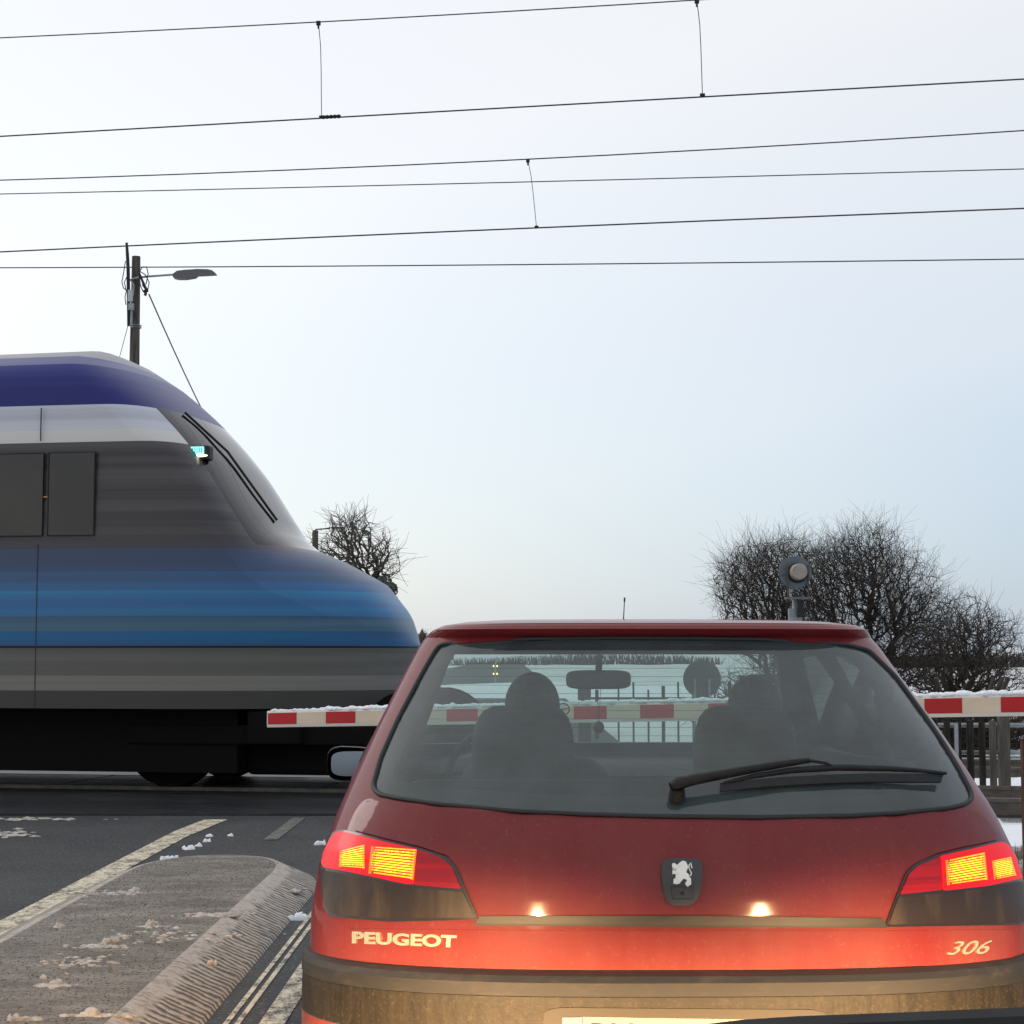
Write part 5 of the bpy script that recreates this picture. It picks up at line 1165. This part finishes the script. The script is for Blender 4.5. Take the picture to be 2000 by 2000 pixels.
# ================================================================== TRAIN
def train():
    near_n = -1.42
    org = Vector((0, T1, 0))
    tr = empty('train', org, -BETA, 'blue and white electric train with dark window band passing at the left', 'train')
    def Tn(px, py, n_=near_n):
        r = ray(px, py); q = org + TN * n_ - Vector((0, 0, CZ)); t = q.dot(TN) / r.dot(TN); p = Vector((0, 0, CZ)) + r * t
        return (p - org).dot(TS), p.z
    zs = {k_: Tn(0, y)[1] for k_, y in dict(roof=662, roofb=684, blue=795, white=866, glass=1064, mid=1268, g1=1322, g2=1352, g3=1383).items()}
    prof_px = [(60, 657), (150, 666), (225, 692), (290, 735), (345, 785), (395, 838), (440, 895), (486, 968), (528, 1030), (572, 1064), (640, 1092), (715, 1132), (765, 1190), (796, 1262), (806, 1330), (800, 1383), (790, 1440), (778, 1500)]
    prof = [Tn(x, y, -.45) for x, y in prof_px]
    ztop = zs['roof'] + .02
    upper = prof[:14]; sx = [p[0] for p in upper]; sz = [p[1] for p in upper]; sz[0] = ztop
    tip = max(sx); s1 = Tn(150, 700)[0]
    lowp = prof[13:]; lx = [p[0] for p in lowp][::-1]; lz = [p[1] for p in lowp][::-1]
    def zt(s_): return float(np.interp(s_, sx, sz))
    def zlow(s_):
        if s_ <= lx[0]: return lz[0]
        return float(np.interp(s_, lx, lz))
    def hw(s_):
        if s_ <= s1: return 1.42
        t = (s_ - s1) / (tip - s1); return 1.42 * math.sqrt(max(0, 1 - t ** 2.6))
    lv = [zs['g3'], zs['g2'], zs['g1'], zs['mid'], zs['mid'] + .028, (zs['mid'] + zs['glass']) / 2 - .15, (zs['mid'] + zs['glass']) / 2 + .15, zs['glass'], zs['glass'] + .3, zs['white'] - .25, zs['white'], zs['blue'], zs['blue'] + .2]
    S = list(np.arange(-46, s1 - .01, 1.0)) + list(s1 + (tip - s1) * (1 - (1 - np.linspace(0, 1, 46)) ** 1.5))
    S[-1] = tip - .004
    nl = len(lv); nr = 9
    rings = []
    for s_ in S:
        h = hw(s_); top = zt(s_); zb = zlow(s_); shoulder = max(zb + .02, top - .45 * min(1, h / 1.0) - .02)
        half = []
        for z in lv:
            zz = min(max(z, zb), shoulder); half.append((h * (1 - .02 * max(0, zz - 2.2)), zz))
        for k_ in range(1, nr + 1):
            a = math.pi / 2 * k_ / nr; half.append((h * (1 - .02 * max(0, shoulder - 2.2)) * math.cos(a) ** .8 if k_ < nr else 0, shoulder + (top - shoulder) * math.sin(a) ** .9))
        ring = [(-x, z) for x, z in half] + [(x, z) for x, z in half[-2::-1]]
        rings.append([(s_, x, z) for x, z in ring])
    K = len(rings[0]); mb = MB(); gl_ = MB()
    names = ['pale_grey', 'roof_grey', 'deep_blue', 'white', 'dark_band', 'blue', 'light_blue', 'black_line', 'skirt_grey', 'skirt_light', 'skirt_dark']
    def livery():
        m = bpy.data.materials.new('train_livery'); m.use_nodes = True; t = m.node_tree; b = t.nodes['Principled BSDF']; n = t.nodes.new; l = t.links.new
        co = n('ShaderNodeTexCoord'); se = n('ShaderNodeSeparateXYZ'); l(co.outputs['Object'], se.inputs[0])
        zm, zM = 0.0, 5.0
        mp = n('ShaderNodeMapping'); mp.inputs['Scale'].default_value = (.03, .3, 9); l(co.outputs['Object'], mp.inputs[0])
        nn = n('ShaderNodeTexNoise'); nn.inputs['Scale'].default_value = 1.0; nn.inputs['Detail'].default_value = 5; l(mp.outputs[0], nn.inputs['Vector'])
        dv = n('ShaderNodeMath'); dv.operation = 'DIVIDE'; dv.inputs[1].default_value = 5.0; l(se.outputs[2], dv.inputs[0])
        bands = [(0, (0.05, 0.05, 0.045), (0.05, 0.05, 0.045), .6), (zs['g2'], (0.19, 0.185, 0.17), (0.14, 0.135, 0.125), .5), (zs['g1'], (0.12, 0.12, 0.11), (0.085, 0.083, 0.078), .5), (zs['mid'], (0.006,) * 3, (0.006,) * 3, .5),
                 (zs['mid'] + .028, (0.012, 0.11, 0.26), (0.02, 0.07, 0.17), .35), (zs['mid'] + .16, (0.06, 0.14, 0.21), (0.035, 0.09, 0.17), .35), (zs['mid'] + .30, (0.03, 0.20, 0.38), (0.035, 0.13, 0.30), .35), (zs['mid'] + .52, (0.04, 0.13, 0.30), (0.045, 0.09, 0.17), .35), (zs['mid'] + .70, (0.05, 0.065, 0.11), (0.04, 0.085, 0.19), .35),
                 (zs['glass'] - .06, (0.06, 0.055, 0.07), (0.04, 0.045, 0.07), .3), (zs['glass'] + .02, (0.035, 0.033, 0.04), (0.075, 0.068, 0.07), .25), (zs['white'], (0.62, 0.60, 0.56), (0.55, 0.54, 0.53), .4), (zs['white'] + .1, (0.52, 0.54, 0.60), (0.42, 0.43, 0.50), .4), (zs['blue'], (0.012, 0.017, 0.14), (0.025, 0.035, 0.18), .35), (ztop - .26, (0.10, 0.12, 0.28), (0.16, 0.17, 0.30), .4), (ztop - .16, (0.42, 0.42, 0.42), (0.30, 0.30, 0.33), .5)]
        r1 = n('ShaderNodeValToRGB'); r2 = n('ShaderNodeValToRGB'); r3 = n('ShaderNodeValToRGB')
        for r_, k_ in ((r1, 1), (r2, 2), (r3, 3)):
            r_.color_ramp.interpolation = 'CONSTANT'; l(dv.outputs[0], r_.inputs[0])
            while len(r_.color_ramp.elements) < len(bands): r_.color_ramp.elements.new(.5)
            for q_, bd in enumerate(bands):
                e_ = r_.color_ramp.elements[q_]; e_.position = bd[0] / 5.0; c_ = bd[k_] if k_ < 3 else (bd[3],) * 3; e_.color = (*c_, 1)
        mx_ = n('ShaderNodeMix'); mx_.data_type = 'RGBA'; rs = n('ShaderNodeMapRange'); rs.inputs[1].default_value = .38; rs.inputs[2].default_value = .62; l(nn.outputs[0], rs.inputs[0])
        l(rs.outputs[0], mx_.inputs[0]); l(r1.outputs[0], mx_.inputs[6]); l(r2.outputs[0], mx_.inputs[7])
        # windscreen on the front of the nose: |across| < .98, ahead of s1, below the cornice
        ab = n('ShaderNodeMath'); ab.operation = 'ABSOLUTE'; l(se.outputs[1], ab.inputs[0])
        def cmp_(op, sock, val): q_ = n('ShaderNodeMath'); q_.operation = op; l(sock, q_.inputs[0]); q_.inputs[1].default_value = val; return q_.outputs[0]
        c1 = cmp_('LESS_THAN', ab.outputs[0], 1.02); c2 = cmp_('GREATER_THAN', se.outputs[0], s1 + .55); c3 = cmp_('LESS_THAN', se.outputs[2], 3.62); c4 = cmp_('GREATER_THAN', se.outputs[2], zs['glass'])
        def mul(a_, b_): q_ = n('ShaderNodeMath'); q_.operation = 'MULTIPLY'; l(a_, q_.inputs[0]); l(b_, q_.inputs[1]); return q_.outputs[0]
        mk = mul(mul(c1, c2), mul(c3, c4)); m3 = n('ShaderNodeMix'); m3.data_type = 'RGBA'; l(mk, m3.inputs[0]); l(mx_.outputs[2], m3.inputs[6]); m3.inputs[7].default_value = (0.012, 0.013, 0.017, 1)
        l(m3.outputs[2], b.inputs['Base Color']); m4 = n('ShaderNodeMix'); m4.data_type = 'RGBA'; l(mk, m4.inputs[0]); l(r3.outputs[0], m4.inputs[6]); m4.inputs[7].default_value = (.05, .05, .05, 1); l(m4.outputs[2], b.inputs['Roughness']); b.inputs['Specular IOR Level'].default_value = .28
        return m
    TM = [livery(), mat('train_roof_grey', (0.35, 0.35, 0.36), .6, var=(.2, .2, .2), vscale=2), None, None, None, mat('train_door_blue', (0.035, 0.11, 0.28), .35, coat=.4, var=(0.045, 0.08, 0.17), vscale=1.3, stretch=(.2, 1, 8), vr=(.35, .6))]
    v = [p for r_ in rings for p in r_]; f = []; fm = []
    for i in range(len(S) - 1):
        for j in range(K - 1):
            mi = 0
            f.append((i * K + j, i * K + j + 1, (i + 1) * K + j + 1, (i + 1) * K + j)); fm.append(mi)
    f.append(tuple(range((len(S) - 1) * K, len(S) * K))); fm.append(0); f.append(tuple(range(K))); fm.append(0)
    mb.v = v; mb.f = f; mb.m = fm; bodyo = mb.build('body', TM[0], tr, smooth=True, sharp=35)
    # side windows as glossy panes with thin frames
    PANE = mat('train_window_glass', (0.010, 0.009, 0.012), .04, var=(0.035, 0.028, 0.026), vscale=.7, vr=(.4,.7))
    zb_, ztw = zs['glass'] + .08, zs['white'] - .10; s_ = Tn(150, 900)[0]
    s_ -= 0.0; cnt_ = 0
    spans = []
    x_ = Tn(455, 950)[0]
    spans.append((Tn(95, 950)[0], Tn(185, 950)[0], 0))
    x_ = Tn(85, 950)[0]
    while x_ > -44: spans.append((x_ - 1.5, x_, 0)); x_ -= 1.75
    for a, b, kd in spans:
        if kd == 2:
            z0, z1 = zs['g2'] + .05, ztw + .05
            mbb = MB(); mbb.box(((a + b) / 2, near_n - .004, (z0 + z1) / 2), (b - a, .02, z1 - z0)); d = mbb.build('door', TM[5], tr, bevel=.01)
            mbb = MB(); mbb.box(((a + b) / 2, near_n - .016, (zb_ + ztw) / 2), ((b - a) * .6, .01, ztw - zb_)); mbb.build('door_window', PANE, d, bevel=.003)
            mbb = MB(); mbb.box((a + .1, near_n - .03, (zb_ + zs['mid']) / 2), (.02, .03, .5)); mbb.build('handle', M['steel'], d)
        else:
            mbb = MB(); mbb.box(((a + b) / 2, near_n + .002, (zb_ + ztw) / 2), (b - a, .02, ztw - zb_)); fr = mbb.build('window', PANE, tr, bevel=.003)
            mbb = MB(); mbb.tube([(a, near_n - .012, zb_), (b, near_n - .012, zb_), (b, near_n - .012, ztw), (a, near_n - .012, ztw)], .007, 6, close=True); mbb.build('window_frame', M['rubber'], fr)
    mbb = MB(); mbb.box(((-46 + s1) / 2, near_n + .0, Tn(0, 972)[1]), (s1 + 46, .012, .012)); mbb.build('orange_line', mat('orange_line', (0.5, 0.3, 0.08), .5), tr)
    mbb = MB()
    for a in list(np.arange(s1 - .35, -44, -3.3)): mbb.box((a, near_n + .003, (zs['g3'] + zs['glass']) / 2), (.008, .012, zs['glass'] - zs['g3'])); mbb.box((a, near_n + .012, (zs['white'] + zs['blue']) / 2), (.006, .014, zs['blue'] - zs['white'] - .03))
    mbb.build('panel_joints', M['rubber'], tr)
    mbb = MB()
    for a in np.arange(s1 - 1.2, -40, -3.3): mbb.box((a, near_n + .003, (zs['g1'] + zs['mid']) / 2), (.7, .012, (zs['mid'] - zs['g1']) * .5))
    mbb.build('side_grilles', M['soot'], tr, bevel=.004)
    # roof gear
    mbb = MB()
    for a in np.arange(-40, s1 - 2.5, 5.2): mbb.box((a, 0, ztop + .08), (3.4, 1.3, .2))
    mbb.build('roof_equipment', TM[1], tr, bevel=.04)
    # underframe, bogies
    mbb = MB(); mbb.box(((-46 + s1 + 1.5) / 2, 0, (zs['g3'] + .2) / 2 + .02), (s1 + 46 + 1.5, 2.2, zs['g3'] - .16)); mbb.build('underframe', M['soot'], tr); mbb = MB(); mbb.box(((s1 + 1.5 + tip - .55) / 2, 0, .48), (tip - .55 - s1 - 1.5, 1.7, .62)); mbb.build('front_valance', M['soot'], tr, bevel=.05)
    for a in np.arange(-42, s1 - 2.0, 3.4):
        mbb = MB(); mbb.box((a, near_n + .28, .5), (1.6, .35, .45)); mbb.build('equipment_box', M['soot'], tr, bevel=.03)
    for c in (Tn(520, 1400)[0], -9, -27, -40):
        mbb = MB(); mbb.box((c, near_n + .36, .55), (2.9, .14, .18)); mbb.box((c, near_n + .3, .62), (.5, .2, .3)); bo = mbb.build('bogie', M['soot'], tr, bevel=.02)
        for d_c in (-1.15, 1.15):
            for sn in (-1, 1):
                mbb = MB(); mbb.lathe([(.05, -.08), (.12, -.09), (.38, -.06), (.40, -.07), (.44, -.065), (.44, .06), (.47, .065), (.47, .075), (.1, .08)], (c + d_c, sn * .76, .49), 'y', 30); mbb.build('wheel', M['soot'], bo, smooth=True)
    # nose details: destination display, headlights, coupler cover, wiper
    def on_nose(s_, x):
        h = hw(s_); top = zt(s_); sh = top - .45 * min(1, h) - .02; hh = h * (1 - .02 * max(0, sh - 2.2)); a = math.acos(min(1, (abs(x) / hh) ** 1.25)); return sh + (top - sh) * math.sin(a) ** .9
    EM = mat('teal_display', (.2, .5, .5), .3, emit=(.25, .95, .85), es=1.6)
    best_ = min(((abs(on_nose(q[0], .95) - q[1]), q[0], q[1]) for q in (Tn(x, 880 + (427 - x) * .1, -.95) for x in range(330, 440, 2))))
    ds, dz_ = best_[1], on_nose(best_[1], .95) + .01
    mbb = MB(); mbb.box((ds - .01, -.93, dz_ - .02), (.26, .13, .14)); mbb.build('display_casing', M['black'], tr, bevel=.02)
    mbb = MB(); mbb.box((ds, -.97, dz_), (.14, .10, .07)); dd = mbb.build('destination_display', EM, tr, bevel=.006)
    mbb = MB()
    for i in range(6): mbb.box((ds - .055 + i * .022, -1.022, dz_), (.006, .006, .05))
    mbb.build('display_bars', mat('display_dark', (.02, .12, .12), .4), dd)
    HL = mat('train_lamp', (.9, .85, .6), .2, emit=(1, .93, .62), es=5)
    # cab side line lamps under the cornice, warm
    mbb = MB(); mbb.add(*blob_box((ds + .01, -1.01, dz_ - .05), (.10, .012, .012), 1)); mbb.build('marker_lamp', HL, tr, smooth=True)
    mbb = MB(); s_ = Tn(425, 900, -.3)[0]; mbb.tube([(s_ + .55, -.1, on_nose(s_ + .55, .1) + .03), (s_ + .1, -.3, on_nose(s_ + .1, .3) + .05), (s_ - .25, -.55, on_nose(s_ - .25, .55) + .03)], .014, 6); mbb.build('wiper', M['black'], tr)
train()
